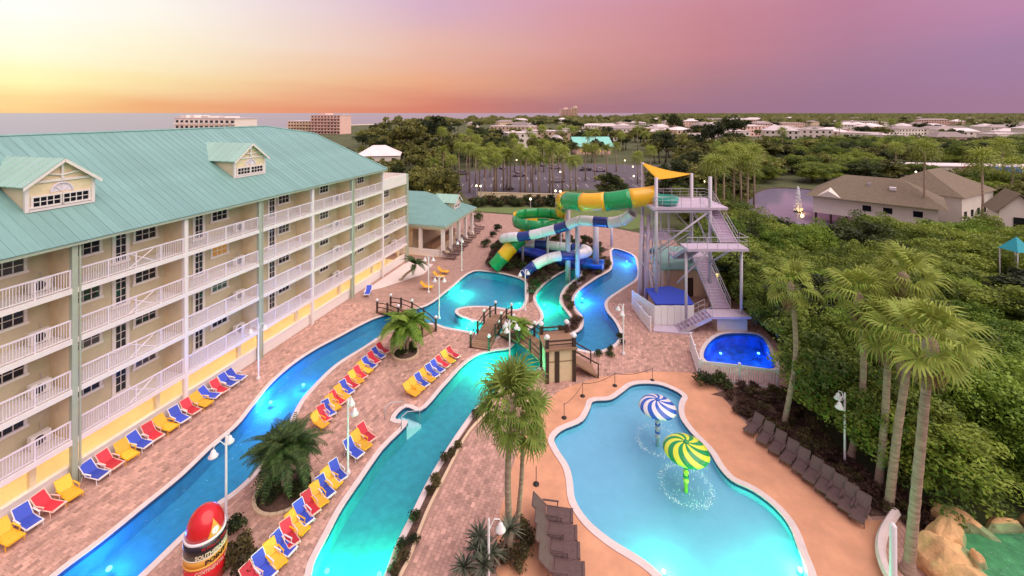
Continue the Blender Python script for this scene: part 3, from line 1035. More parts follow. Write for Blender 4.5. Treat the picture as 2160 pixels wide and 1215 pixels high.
def dormer(parent, x, y0, zb, ze, za, w, yend, roofm, npx=4):
    """gabled dormer: front wall at y0, its roof runs back to yend"""
    hw = w / 2
    b = MB()
    b.add([(x - hw, y0, zb - .2), (x + hw, y0, zb - .2), (x + hw, y0, ze), (x, y0, za - .05), (x - hw, y0, ze),
           (x - hw, yend, zb - .2), (x + hw, yend, zb - .2), (x + hw, yend, ze), (x, yend, za - .05), (x - hw, yend, ze)],
          [(0, 1, 2, 3, 4), (0, 4, 9, 5), (1, 6, 7, 2), (5, 9, 8, 7, 6)])
    dm = mk('dormer', b, M['cream'], parent)
    sl = (za - ze) / hw
    n = 7
    for sg in (-1, 1):
        L_ = (yend - y0 + .35) / n
        for q in range(n):
            ya, yb = y0 - .3 + q * L_, y0 - .3 + (q + 1) * L_
            xe = x + sg * (hw + .28)
            zel = ze - sl * .28
            pts = [(xe, ya + .01, zel + .06), (xe, yb - .01, zel + .06), (x, yb - .01, za + .06), (x, ya + .01, za + .06)]
            if sg < 0:
                pts = pts[::-1]
            pb = MB().slab(pts, .06)
            pts2 = [(xe, ya - .02, zel + .11), (xe, ya + .02, zel + .11), (x, ya + .02, za + .11), (x, ya - .02, za + .11)]
            if sg < 0:
                pts2 = pts2[::-1]
            pb.slab(pts2, .06)
            mk('roof_panel', pb, roofm, dm)
        mk('barge_board', MB().slab([(x + sg * (hw + .28), y0 - .33, ze - sl * .28 + .03), (x + sg * (hw + .28), y0 - .33, ze - sl * .28 - .15), (x, y0 - .33, za - .15), (x, y0 - .33, za + .03)], .05), M['trim'], dm)
        mk('corner_board', MB().bx(x + sg * hw - .09, x + sg * hw + .09, y0 - .05, y0 + .08, zb, ze), M['trim'], dm)
        mk('brace', MB().tube([(x, y0 - .1, za - .75 * (za - ze)), (x + sg * hw * .55, y0 - .1, ze + (za - ze) * .38)], .05, 4), M['trim'], dm)
    mk('tie_beam', MB().bx(x - hw, x + hw, y0 - .09, y0 - .02, ze - .04, ze + .09), M['trim'], dm)
    mk('king_post', MB().bx(x - .06, x + .06, y0 - .12, y0 - .03, ze + .09, za - .1), M['trim'], dm)
    mk('sill_board', MB().bx(x - hw + .1, x + hw - .1, y0 - .08, y0, zb + .0, zb + .14), M['trim'], dm)
    # arched fan light
    r0 = w * .17
    ar = MB()
    zc = zb + .95 * (ze - zb) / 1.6
    ar.tube([(x + math.cos(a) * r0, y0 - .05, zc + math.sin(a) * r0) for a in np.linspace(0, math.pi, 11)], .05, 5)
    for a in (.25, .5, .75):
        ar.tube([(x, y0 - .04, zc), (x + math.cos(a * math.pi) * r0, y0 - .04, zc + math.sin(a * math.pi) * r0)], .022, 4)
    mk('fan_light', ar, M['rail'], dm)
    fl = MB()
    fl.add([(x, y0 - .015, zc)] + [(x + math.cos(a) * r0, y0 - .015, zc + math.sin(a) * r0) for a in np.linspace(0, math.pi, 11)], [(0, i, i + 1) for i in range(1, 11)])
    mk('fan_light_panel', fl, M['rail'], dm)
    ww, wh = w * .39, .50 * (ze - zb) / 1.6
    fm, pm_ = frame_mesh(ww, wh, .10, npx, 2, 'window_frame'), pane_mesh(ww, wh, npx, 2)
    for sg in (-1, 1):
        xx = x + sg * (ww / 2 + .08)
        ob('window_frame', fm, dm, (xx, y0 - .005, zb + .27 * (ze - zb) / 1.6))
        for i in range(npx):
            for j in range(2):
                ob('pane', pm_, dm, (xx - ww / 2 + ww * (i + .5) / npx, y0 - .03, zb + .27 * (ze - zb) / 1.6 + wh * j / 2))
    return dm


dormer(hotel, .70, 2.2, 15.0, 16.6, 17.8, 3.0, 7.3, M['roofd'])
dormer(hotel, 13.55, 2.2, 15.0, 16.6, 17.8, 3.0, 7.3, M['roofd'])

# ---------------------------------------------------------------- annex pavilion at the far end of the hotel
AX, AY = -9.3, 60.0
ann = thing('poolside_pavilion', 'open pavilion with teal hip roof beyond the hotel end', 'pavilion', (AX, AY, 0), HROT)
LN, WD = 12.8, 20.0
b = MB()
e = 4.5
rzA = 8.0
b.add([(0, 0, e), (LN, 0, e), (LN, WD, e), (0, WD, e), (6.4, 6.4, rzA), (6.4, WD - 6.4, rzA)],
      [(0, 1, 4), (1, 2, 5, 4), (2, 3, 5), (3, 0, 4, 5), (0, 3, 2, 1)])
ar = mk('roof', b, M['roof'], ann)
for side in range(2):
    for q in range(26):
        if side == 0:
            u = LN * (q + .5) / 26
            m_ = min(u, LN - u)
            p0, p1 = (u, 0, e + .03), (u, m_, e + .03 + (rzA - e) * m_ / 6.4)
        else:
            u = WD * (q + .5) / 26
            m_ = min(u, WD - u, 6.4)
            p0, p1 = (0, u, e + .03), (m_, u, e + .03 + (rzA - e) * m_ / 6.4)
        if m_ > .3:
            mk('seam', MB().tube([p0, p1], .03, 4), M['roof'], ar)
mk('fascia', MB().bx(.03, LN - .03, .03, .12, e - .35, e - .01).bx(.03, .12, .13, WD - .1, e - .35, e - .01), M['sagepipe'], ann)
for x_ in (.6, 3.5, 6.4, 9.3, 12.2):
    mk('column', MB().bx(x_ - .22, x_ + .22, .5, .94, 0, e - .3).bx(x_ - .3, x_ + .3, .42, 1.02, 0, .5), M['trim'], ann)
for y_ in (4, 7.5, 11):
    mk('column', MB().bx(.4, .84, y_, y_ + .44, 0, e - .3), M['trim'], ann)
mk('beam', MB().bx(.4, LN - .4, .55, .9, e - .75, e - .31).bx(.45, .8, .95, WD - 2, e - .75, e - .31), M['cream'], ann)
mk('back_wall', MB().bx(1.5, LN - .5, 6, 6.3, 0, e - .05).bx(1.5, 1.7, 6.3, WD - 1, 0, e - .05), M['tan'], ann)
mk('bar_counter', MB().bx(2.2, LN - 2, 3.2, 3.9, 0, 1.1).bx(2.1, LN - 1.9, 3.1, 4.0, 1.1, 1.16), M['wood'], ann)
mk('floor', MB().bx(.2, LN - .2, .3, WD - 1, 0, .05), M['tan'], ann)
mk('low_wall', MB().bx(.45, .75, 1.2, 9, 0, .9), M['trim'], ann)
dormer(ann, 8.0, 1.6, 5.35, 6.5, 7.4, 2.3, 5.2, M['roofd'], 2)

# ---------------------------------------------------------------- pool lamps (lit in the photograph, but unseen in the fenced tank)
def pool_lamp(p, col, power, label, depth=.55, face=None):
    g = M['poolgreen'] if col == 'green' else M['poolblue']
    t = thing('pool_lamp', label, 'pool light', (p[0], p[1], -depth))
    mk('lens', MB().lathe([(.02, -.06), (.10, -.05), (.12, 0), (.10, .05), (.02, .06)], 12), g, t, True)
    ld = bpy.data.lights.new('lamp_light', 'POINT')
    ld.energy = power * 2.6
    ld.color = (.06, 1.0, .42) if col == 'green' else (.06, .30, 1.0)
    ld.shadow_soft_size = .12
    lo = ob('lamp_light', ld, t, (0, 0, .2))
    return t


for px, py, c, pw, lb_ in [
        (571, 836, 'blue', 260, 'bright blue underwater lamp in the river beside the hotel loungers'),
        (640, 800, 'blue', 120, 'blue underwater lamp upstream beside the river bank'),
        (230, 1180, 'blue', 110, 'blue underwater lamp at the bottom end of the hotel side river'),
        (975, 607, 'green', 230, 'green underwater lamp on the hotel side of the plunge pool'),
        (985, 683, 'green', 260, 'green underwater lamp in the channel below the deck peninsula'),
        (1096, 632, 'green', 120, 'green underwater lamp at the slide side of the plunge pool'),
        (1148, 634, 'green', 300, 'green underwater lamp in the narrow river beside the slides'),
        (1228, 622, 'blue', 380, 'blue underwater lamp at the bend of the river by the tower'),
        (1322, 545, 'blue', 220, 'blue underwater lamp at the far end of the tower river'),
        (800, 1192, 'green', 300, 'green underwater lamp at the bottom of the middle river'),
        (690, 1185, 'green', 120, 'green underwater lamp along the lounger side of the middle river'),
        (1030, 768, 'green', 240, 'green underwater lamp below the globe lamp in the middle river'),
        (1100, 775, 'green', 120, 'green underwater lamp near the bridge tower')]:
    q = G(px, py, -.13)
    pool_lamp(q, c, pw, lb_)
for px, py, pw, lb_ in [(1688, 1196, 220, 'green underwater lamp at the right rim of the wading pool'), (1400, 1200, 200, 'green underwater lamp at the left rim of the wading pool'),
                        (1600, 1240, 160, 'green underwater lamp in the near end of the wading pool')]:
    q = G(px, py, -.1)
    pool_lamp(q, 'green', pw * .95, lb_, .24)
for px, py, pw in [(1600, 735, 45), (1520, 735, 35)]:  # two unseen lamps added to make the tank water glow blue
    pool_lamp(G(px, py, -.18), 'blue', pw, 'unseen added blue underwater lamp at the %s side of the fenced tank' % ('palm' if px > 1550 else 'stair'), .6)


# ---------------------------------------------------------------- loungers
def make_lounger(mat, frame, name='lounge_chair'):
    t = ob(name, None)
    W, hw = .66, .33
    fr = MB()
    for sx in (-1, 1):
        fr.tube([(sx * hw, -.80, .33), (sx * hw, .25, .36), (sx * hw, .78, .92)], .028, 6)
    fr.tube([(-hw, -.80, .33), (hw, -.80, .33)], .03, 6).tube([(-hw, .78, .92), (hw, .78, .92)], .028, 6)
    mk('frame', fr, frame, t)
    mk('seat', MB().slab([(-hw + .02, -.76, .36), (hw - .02, -.76, .36), (hw - .02, -.2, .34), (hw - .02, .24, .375), (-hw + .02, .24, .375), (-hw + .02, -.2, .34)], .03), mat, t)
    mk('backrest', MB().slab([(-hw + .02, .26, .38), (hw - .02, .26, .38), (hw - .02, .77, .925), (-hw + .02, .77, .925)], .03), mat, t)
    for sx in (-1, 1):
        for y in (-.6, .45):
            mk('leg', MB().tube([(sx * (hw + .01), y, .36), (sx * (hw + .02), y + (.1 if y > 0 else -.05), 0)], .025, 6), frame, t)
        mk('armrest', MB().bx(sx * (hw + .05) - .035, sx * (hw + .05) + .035, -.25, .42, .55, .58).bx(sx * (hw + .05) - .02, sx * (hw + .05) + .02, -.22, -.18, .36, .549), frame, t)
    mk('foot_rail', MB().bx(-hw, hw, -.83, -.74, .335, .395), frame, t)
    return t


protos = {}
for cn, fr in [('blue', M['white']), ('red', M['housepink']), ('yellow', M['tyellow']), ('brown', M['brown'])]:
    protos[cn] = make_lounger(M[cn], fr)
used = set()


def place_lounger(cn, x, y, rz, label, group):
    if cn not in used:
        o = protos[cn]
        used.add(cn)
    else:
        o = copy_tree(protos[cn])
    o.location = (x, y, .022)
    o.rotation_euler = (0, 0, rz)
    tag(o, label, 'lounge chair', group)
    return o


rj = random.Random(7)
OUT = HROT - R(0)      # a lounger faces local -y: rotate so that -y points at the pool
row1 = [(15, 1130, 'yellow'), (58, 1097, 'blue'), (102, 1065, 'red'), (145, 1037, 'yellow'), (200, 998, 'blue'), (232, 976, 'red'), (267, 955, 'yellow'), (295, 934, 'blue'), (322, 916, 'red'),
        (350, 898, 'yellow'), (378, 880, 'blue'), (402, 863, 'red'), (425, 848, 'yellow'), (442, 833, 'blue'), (463, 820, 'red'), (481, 806, 'blue'), (498, 795, 'blue')]
for i, (px, py, cn) in enumerate(row1):
    p = G(px, py, .35)
    place_lounger(cn, p.x, p.y, HROT + R(rj.uniform(-12, 12)) + R(4), f'{cn} lounger, {ordinal(i)} from the near end of the row along the hotel wall', 'loungers along the hotel wall').scale = (.92, .9, .92)
row2 = [(535, 1222, 'red'), (558, 1197, 'blue'), (580, 1173, 'yellow'), (598, 1150, 'blue'), (611, 1129, 'red'), (627, 1107, 'yellow'), (640, 1085, 'blue'), (655, 1065, 'red'), (672, 1047, 'yellow'), (686, 1030, 'blue'), (699, 1012, 'yellow'), (713, 996, 'blue')]
for i, (px, py, cn) in enumerate(row2):
    p = G(px, py, .35)
    place_lounger(cn, p.x, p.y, R(58) + R(rj.uniform(-10, 10)), f'{cn} lounger, {ordinal(i)} from the near end of the row beside the bushy date palm', 'loungers beside the bushy palm').scale = (.78, .78, .78)
for i, (px, py, cn) in enumerate([(746, 950, 'blue'), (762, 933, 'yellow'), (773, 917, 'red')]):
    p = G(px, py, .35)
    place_lounger(cn, p.x, p.y, R(57) + R(rj.uniform(-6, 6)), f'{cn} lounger of the three standing apart above the lamp foot', 'three loungers standing apart').scale = (.85, .85, .85)
seq = ['yellow', 'red', 'blue']
n3 = 15
for i in range(n3):
    t = i / (n3 - 1)
    px, py = 674 + (808 - 674) * t, 889 - (889 - 737) * t ** .93
    cn = ['yellow', 'red', 'blue', 'yellow', 'red', 'yellow', 'blue', 'red', 'yellow', 'red', 'yellow', 'blue', 'red', 'blue', 'red'][i]
    p = G(px, py, .35)
    place_lounger(cn, p.x, p.y, R(60) + R(rj.uniform(-13, 13)), f'{cn} lounger, {ordinal(i)} from the near end of the row facing the hotel side river', 'loungers facing the hotel side river').scale = (.8, .8, .8)
for i in range(9):
    t = i / 8
    px, py = 868 + (956 - 868) * t, 824 - (824 - 746) * t
    cn = ['yellow', 'yellow', 'blue', 'yellow', 'blue', 'blue', 'red', 'yellow', 'red'][i]
    p = G(px, py, .35)
    place_lounger(cn, p.x, p.y, R(55) + R(rj.uniform(-6, 6)), f'{cn} lounger, {ordinal(i)} from the pool steps in the row beside the middle river', 'loungers beside the middle river').scale = (.8, .8, .8)
for i, (px, py) in enumerate([(900, 604), (926, 582), (935, 572)]):
    p = G(px, py, .35)
    place_lounger('yellow', p.x, p.y, HROT + R(10), f'yellow lounger, {ordinal(i)} from the near end beside the plunge pool lamp posts', 'loungers beside the plunge pool')
place_lounger('blue', *G(776, 616, .35)[:2], HROT - R(70), 'blue lounger by itself at the hotel wall near the dark timber bridge', None)
for i, (px, py) in enumerate([(1165, 1085), (1172, 1121), (1176, 1158), (1184, 1200)]):
    p = G(px, py, .35)
    o = place_lounger('brown', p.x, p.y, R(82), f'dark brown chaise, {ordinal(i)} from the far end of the stack left of the wading pool', 'brown chaises left of the wading pool')
    o.scale = (1.15, 1.25, 1.1)
for i, (px, py) in enumerate([(1590 + 225 * q / 9, 898 + 178 * q / 9) for q in range(10)]):
    p = G(px, py, .35)
    o = place_lounger('brown', p.x, p.y, R(-52) + R(rj.uniform(-5, 5)), f'brown chaise, {ordinal(i)} from the fence in the row along the mulch bed', 'brown chaises along the mulch bed')
    o.scale = (.84, .98, .85)
for i in range(8):
    t = i / 7
    p = G(948 + 62 * t, 541 - 62 * t, .35)
    place_lounger('brown', p.x, p.y, HROT + R(rj.uniform(-10, 10)), f'dark chaise, {ordinal(i)} from the near end in front of the pavilion columns', 'chaises in front of the pavilion')


# ---------------------------------------------------------------- lamp posts with hanging bell shades
def lamp_post(x, y, label, h=4.2, arms=3, a0=0.0, z=0.0):
    t = thing('lamp_post', label, 'lamp post', (x, y, z), a0, 'white pool deck lamp posts')
    mk('pole', MB().lathe([(.16, 0), (.16, .12), (.08, .25), (.06, .4), (.05, h), (.02, h + .12)], 10), M['white'], t, True)
    for i in range(arms):
        a = 2 * math.pi * i / max(arms, 3)
        d = Vector((math.cos(a), math.sin(a), 0))
        mk('arm', MB().tube([Vector((0, 0, h - .35)) + d * .04, Vector((0, 0, h - .02)) + d * .25, Vector((0, 0, h - .12)) + d * .5, Vector((0, 0, h - .3)) + d * .55], .025, 6), M['white'], t)
        mk('shade', MB().lathe([(.05, h - .28), (.10, h - .34), (.15, h - .50), (.23, h - .59), (.22, h - .62), (.10, h - .62), (.03, h - .60)], 14, (d.x * .55, d.y * .55, 0)), M['globe'], t, True)
    return t


for px, py, lb_, a0, n in [
        (477, 1100, 'white lamp post behind the red topped buoy', 1.9, 2),
        (734, 1000, 'white lamp post between the bushy palm and the middle river', -.5, 2),
        (545, 800, 'white lamp post at the hotel wall end of the lounger row', 1.2, 2),
        (1075, 790, 'white lamp post standing by the middle river below the bridge', 2.2, 3),
        (1315, 748, 'white lamp post in front of the slide tower fence', 2.2, 2),
        (1108, 655, 'white lamp post on the peninsula between the two pools', 1.0, 2),
        (926, 672, 'white lamp post at the left bank of the plunge pool', .5, 2),
        (904, 618, 'white lamp post beside the orange loungers', .5, 2),
        (974, 572, 'white lamp post at the far bank of the plunge pool', 1.5, 2),
        (1782, 985, 'white lamp post between the fan palm trunks', 1.5, 2),
        (1031, 1240, 'white lamp post rising behind the grey green yucca', .4, 1)]:
    p = G(px, py)
    lamp_post(p.x, p.y, lb_, a0=a0, arms=n, h=2.9 if px == 1031 else 4.2)
p = G(1884, 1330)
t = thing('tall_pole', 'plain white pole at the near right edge of the orange deck', 'pole', (p.x, p.y, 0))
mk('pole', MB().lathe([(.16, 0), (.13, .3), (.12, 4.15), (.05, 4.25)], 12), M['white'], t, True)
mk('base_plate', MB().bx(-.25, .25, -.25, .25, 0, .04), M['grey'], t)

# ---------------------------------------------------------------- swirl umbrellas in the wading pool
def swirl(px, py, rad, h, c1, c2, post, label, ph):
    p = G(px, py, -.42)
    t = thing('swirl_umbrella', label, 'water umbrella', (p.x, p.y, -.42), 0, 'swirl umbrellas in the wading pool')
    h += .42
    po = MB()
    po.tube([(0, 0, 0), (0, 0, h - .1)], .11, 10)
    mk('post', po, post, t, True)
    for k in range(5):
        mk('post_ring', MB().lathe([(.12, 0), (.16, .04), (.16, .10), (.12, .14)], 12, (0, 0, .55 + k * .24)), c1 if k % 2 else post, t, True)
    NS = 16
    for k in range(NS):
        b = MB()
        rows = 9
        vs_ = []
        for i in range(rows + 1):
            u = i / rows
            rr = rad * math.sin(u * 1.45) / math.sin(1.45)
            z = h + .52 * math.cos(u * 1.5) - .05
            tw = 1.15 * u
            for j in range(5):
                a = ph + 2 * math.pi * (k + j / 4) / NS + tw
                vs_.append((rr * math.cos(a), rr * math.sin(a), z))
        fs = [(i * 5 + j, (i + 1) * 5 + j, (i + 1) * 5 + j + 1, i * 5 + j + 1) for i in range(rows) for j in range(4)]
        b.add(vs_, fs)
        b.add([(x * .97, y * .97, z - .06) for x, y, z in vs_], [f[::-1] for f in fs])
        e0 = rows * 5
        nv = len(vs_)
        b.f += [(e0 + j, e0 + j + nv, e0 + j + 1 + nv, e0 + j + 1) for j in range(4)]
        b.m += [0] * 4
        mk('canopy_panel', b, c1 if k % 2 else c2, t, True)
    mk('finial', MB().lathe([(.16, h + .44), (.14, h + .52), (.05, h + .56)], 12), c1, t, True)
    # falling spray and the foam ring where it lands
    rg = np.random.default_rng(int(px))
    n = 260
    a = rg.uniform(0, 2 * math.pi, n)
    zz = rg.uniform(.40, h - .05, n)
    r_ = rad * (1.0 + .10 * (1 - zz / h)) + rg.normal(0, .02, n)
    q = []
    for i in range(n):
        c = np.array([r_[i] * math.cos(a[i]), r_[i] * math.sin(a[i]), zz[i]])
        tx = np.array([-math.sin(a[i]), math.cos(a[i]), 0]) * .006
        up = np.array([0, 0, rg.uniform(.04, .12)])
        q.append([c - tx, c + tx, c + tx + up, c - tx + up])
    n = 360
    a = rg.uniform(0, 2 * math.pi, n)
    r_ = rad * 1.10 + rg.normal(0, .09, n)
    for i in range(n):
        c = np.array([r_[i] * math.cos(a[i]), r_[i] * math.sin(a[i]), .335 + rg.uniform(0, .05)])
        s = rg.uniform(.005, .016)
        q.append([c + np.array([-s, -s, 0]), c + np.array([s, -s, 0]), c + np.array([s, s, s]), c + np.array([-s, s, s])])
    sp = ob('water_spray', np_quads('water_spray', np.array(q), M['foam']), None, (p.x, p.y, -.42))
    stuff(sp, 'white spray falling round the %s umbrella' % ('blue' if c1 == M['swirlblue'] else 'green'), 'spray')


swirl(1387, 940, 1.14, 2.0, M['swirlblue'], M['twhite'], M['grey'], 'blue and white swirl umbrella at the far end of the wading pool', .2)
swirl(1447, 1037, 1.22, 1.85, M['tgreen'], M['limeyellow'], M['limeyellow'], 'green and yellow swirl umbrella in the middle of the wading pool', .5)

# ---------------------------------------------------------------- rope stanchions round the orange deck
st = [(1117, 1142), (1131, 1022), (1146, 940), (1190, 882), (1229, 836), (1297, 814), (1376, 803)]
prevp = None
for i, (px, py) in enumerate(st):
    p = G(px, py)
    t = thing('rope_stanchion', f'dark rope stanchion, {ordinal(i)} from the brown chaises round the orange deck', 'stanchion', (p.x, p.y, .008), 0, 'rope stanchions round the orange deck')
    mk('base', MB().lathe([(.17, 0), (.17, .04), (.05, .07)], 14), M['dark'], t, True)
    mk('post', MB().tube([(0, 0, .06), (0, 0, 1.0)], .022, 8), M['brown'], t)
    if prevp is not None and i > 3:
        a, b_ = prevp + Vector((0, 0, .93)), p + Vector((0, 0, .93))
        pts = [a.lerp(b_, u / 8) - Vector((0, 0, .22 * 4 * (u / 8) * (1 - u / 8))) for u in range(9)]
        tag(mk('barrier_rope', MB().tube(pts, .018, 6), M['brown']), f'sagging brown rope, {ordinal(i - 4)} span of the wading pool barrier', 'rope', 'barrier ropes')
    prevp = p

# ---------------------------------------------------------------- buoy shaped marker
bp = G(433, 1216)
buoy = thing('buoy_marker', 'giant painted buoy with red dome and black and yellow bands', 'buoy marker', (bp.x, bp.y, 0), 0, None, (.68, .68, .70))
BR = 1.16
prof = [('body_red', M['bred'], [(BR * .95, 0), (BR * .98, .55)]), ('yellow_band', M['byellow'], [(BR * 1.0, .62), (BR * 1.02, 1.45)]),
        ('black_band', M['bblack'], [(BR * 1.02, 1.50), (BR * 1.0, 2.55)])]
mk('base_band', MB().lathe([(BR * .96, 0), (BR * 1.0, 1.5)], 32), M['bred'], buoy, True)
mk('lower_rim', MB().lathe([(BR * 1.0, 1.5), (BR * 1.04, 1.52), (BR * 1.04, 1.59), (BR * 1.0, 1.61)], 32), M['byellow'], buoy, True)
mk('yellow_band', MB().lathe([(BR * 1.0, 1.61), (BR * 1.01, 2.02)], 32), M['byellow'], buoy, True)
mk('cream_line', MB().lathe([(BR * 1.01, 2.02), (BR * 1.03, 2.04), (BR * 1.03, 2.09), (BR * 1.01, 2.11)], 32), M['bcream'], buoy, True)
mk('black_band', MB().lathe([(BR * 1.01, 2.11), (BR * .99, 2.92)], 32), M['bblack'], buoy, True)
mk('white_rim', MB().lathe([(BR * .97, 2.92), (BR * 1.0, 2.94), (BR * .98, 3.04), (BR * .93, 3.06)], 32), M['white'], buoy, True)
mk('dome', MB().lathe([(BR * .93, 3.05), (BR * .90, 3.35), (BR * .80, 3.75), (BR * .64, 4.08), (BR * .42, 4.30), (BR * .18, 4.40), (.01, 4.42)], 32), M['bred'], buoy, True)


def band_text(txt, size, r, z, mat, centre, squeeze=1.0, name='lettering', bold=False):
    cu = bpy.data.curves.new('lettering', 'FONT')
    cu.body = txt
    cu.size = size
    cu.align_x = 'CENTER'
    cu.extrude = .008
    cu.resolution_u = 2
    if bold:
        cu.offset = .012
    tmp = bpy.data.objects.new('lettering_tmp', cu)
    C.objects.link(tmp)
    dg = bpy.context.evaluated_depsgraph_get()
    me = bpy.data.meshes.new_from_object(tmp.evaluated_get(dg))
    bpy.data.objects.remove(tmp)
    for v in me.vertices:
        a = centre + v.co.x * squeeze / r
        rr = r + .012 + v.co.z
        y = v.co.y
        v.co = (rr * math.cos(a), rr * math.sin(a), z + y)
    me.materials.clear()
    me.materials.append(mat)
    me.update()
    return ob(name, me, buoy)


TC = R(-24)
band_text('SOUTHERNMOST', .34, BR * 1.012, 2.15, M['bcream'], TC, .86, bold=True)
band_text('90 Miles to CUBA', .24, BR * 1.0, 2.58, M['bred'], TC, .9)
band_text('POINT', .36, BR * 1.01, 1.69, M['bblack'], TC, 1.2, bold=True)
band_text('CONTINENTAL U.S.A.', .30, BR * 1.0, 1.18, M['bcream'], TC, .8)
em = MB()
for q, (r0, z0, da) in enumerate([(0, 0, 0)]):
    def dp(a, z):
        r_ = np.interp(z, [3.05, 3.35, 3.75, 4.08, 4.30], [BR * .93, BR * .90, BR * .80, BR * .64, BR * .42]) + .012
        return (r_ * math.cos(TC + a), r_ * math.sin(TC + a), z + .004)
    rows = 8
    vs_ = []
    for i in range(rows + 1):
        z = 3.08 + (4.0 - 3.08) * i / rows
        w = .42 * (1 - i / rows)
        for j in range(7):
            vs_.append(dp(-w + 2 * w * j / 6, z))
    em.add(vs_, [(i * 7 + j, i * 7 + j + 1, (i + 1) * 7 + j + 1, (i + 1) * 7 + j) for i in range(rows) for j in range(6)])
mk('triangle_emblem', em, M['byellow'], buoy)
em = MB()
ring = [dp(.20 * math.cos(a), 3.36 + .2 * math.sin(a)) for a in np.linspace(0, 2 * math.pi, 15)[:-1]]
ring = [(x * 1.012, y * 1.012, z + .004) for x, y, z in ring]
em.add(ring, [tuple(range(14))])
mk('round_emblem', em, M['white'], buoy)

# ---------------------------------------------------------------- slide tower
TW = [(14.7, 43.5), (20.2, 43.5), (14.7, 48.0), (20.2, 48.0)]
tower = thing('slide_tower', 'tall grey steel slide tower with stairs and top platform', 'slide tower', (17.4, 45.7, 0))
TO = Vector((17.4, 45.7, 0))


def tp(x, y, z):
    return (x - TO.x, y - TO.y, z)


for i, (x, y) in enumerate(TW):
    mk('column', MB().tube([tp(x, y, 0), tp(x, y, [13.9, 14.0, 14.9, 13.7][i])], .18, 12), M['grey'], tower, True)
for x in (13.4, 14.1):
    mk('column', MB().tube([tp(x - .1, 44.6, 0), tp(x + .5, 45.6, 9.6)], .2, 10), M['lilac'], tower, True)
mk('top_platform', MB().bx(*[14.2 - TO.x, 21.9 - TO.x], *[43.2 - TO.y, 48.3 - TO.y], 10.65, 10.9), M['lilac'], tower)
for a, b_ in [((14.7, 43.5), (20.2, 43.5)), ((14.7, 48), (20.2, 48)), ((14.7, 43.5), (14.7, 48)), ((20.2, 43.5), (20.2, 48))]:
    mk('beam', MB().tube([tp(*a, 10.45), tp(*b_, 10.45)], .16, 6), M['grey'], tower)
for pts in [((14.9, 43.5, 6.6), (19.9, 43.5, 10.3)), ((20.2, 43.5, 6.5), (16.8, 43.4, 3.2)), ((14.7, 43.7, 1), (14.7, 47.8, 5.5)), ((20.2, 44, 7), (20.2, 48, 10)), ((20.0, 43.4, 5.2), (22.0, 41.6, 7.5)), ((17.5, 43.4, 2.0), (15.0, 42.6, .3))]:
    mk('brace', MB().tube([tp(*pts[0]), tp(*pts[1])], .10, 8), M['grey'], tower, True)


def guard(pts, h=1.05, name='guard_rail', step=.9):
    b = MB()
    pts = [Vector(tp(*p)) for p in pts]
    for i in range(len(pts) - 1):
        a, c = pts[i], pts[i + 1]
        for zz in (h, h * .66, h * .33):
            b.tube([a + Vector((0, 0, zz)), c + Vector((0, 0, zz))], .028 if zz == h else .016, 5)
        n = max(1, int((c - a).length / step))
        for k in range(n + 1):
            q = a.lerp(c, k / n)
            b.tube([q, q + Vector((0, 0, h))], .025, 5)
    return mk(name, b, M['grey'], tower)


guard([(14.3, 43.3, 10.9), (20.1, 43.3, 10.9)])
guard([(14.3, 48.2, 10.9), (21.8, 48.2, 10.9), (21.8, 46.2, 10.9)])
mk('slide_entry_tub', MB().lathe([(1.0, 10.9), (1.25, 11.2), (1.3, 11.75), (1.2, 11.75), (1.12, 11.25), (.9, 11.0)], 20, tp(16.1, 44.7, 0)), M['teal'], tower, True)
mk('slide_entry_tub', MB().lathe([(.7, 10.9), (.9, 11.2), (.95, 11.6), (.86, 11.6), (.8, 11.2)], 18, tp(15.4, 47.2, 0)), M['teal'], tower, True)


def stair(p0, p1, w, n, axis):
    """flight from p0 down to p1; w wide across axis"""
    p0, p1 = Vector(tp(*p0)), Vector(tp(*p1))
    for k in range(n):
        q = p0.lerp(p1, (k + .5) / n)
        d = (p1 - p0) / n
        sx = (w, abs(d.y) * 1.02 + .03, .05) if axis == 'x' else (abs(d.x) * 1.02 + .03, w, .05)
        mk('step', MB().box(q, sx), M['tread'], tower)
        rs = (w, .03, abs(d.z) - .055) if axis == 'x' else (.03, w, abs(d.z) - .055)
        off = Vector((0, -d.y / 2 * .9, abs(d.z) / 2)) if axis == 'x' else Vector((-d.x / 2 * .9, 0, abs(d.z) / 2))
        mk('riser', MB().box(q + off, rs), M['lilac'], tower)
    for sg in (-1, 1):
        o_ = Vector((sg * (w / 2 + .04), 0, 0)) if axis == 'x' else Vector((0, sg * (w / 2 + .04), 0))
        a, c = p0 + o_, p1 + o_
        mk('stringer', MB().slab([a + Vector((0, 0, .12)), c + Vector((0, 0, .12)), c - Vector((0, 0, .25)), a - Vector((0, 0, .25))], .06), M['grey'], tower)
        b = MB()
        for zz in (1.0, .55):
            b.tube([a + Vector((0, 0, zz)), c + Vector((0, 0, zz))], .026, 5)
        for k in range(6):
            q = a.lerp(c, k / 5)
            b.tube([q, q + Vector((0, 0, 1.0))], .022, 5)
        mk('hand_rail', b, M['grey'], tower)


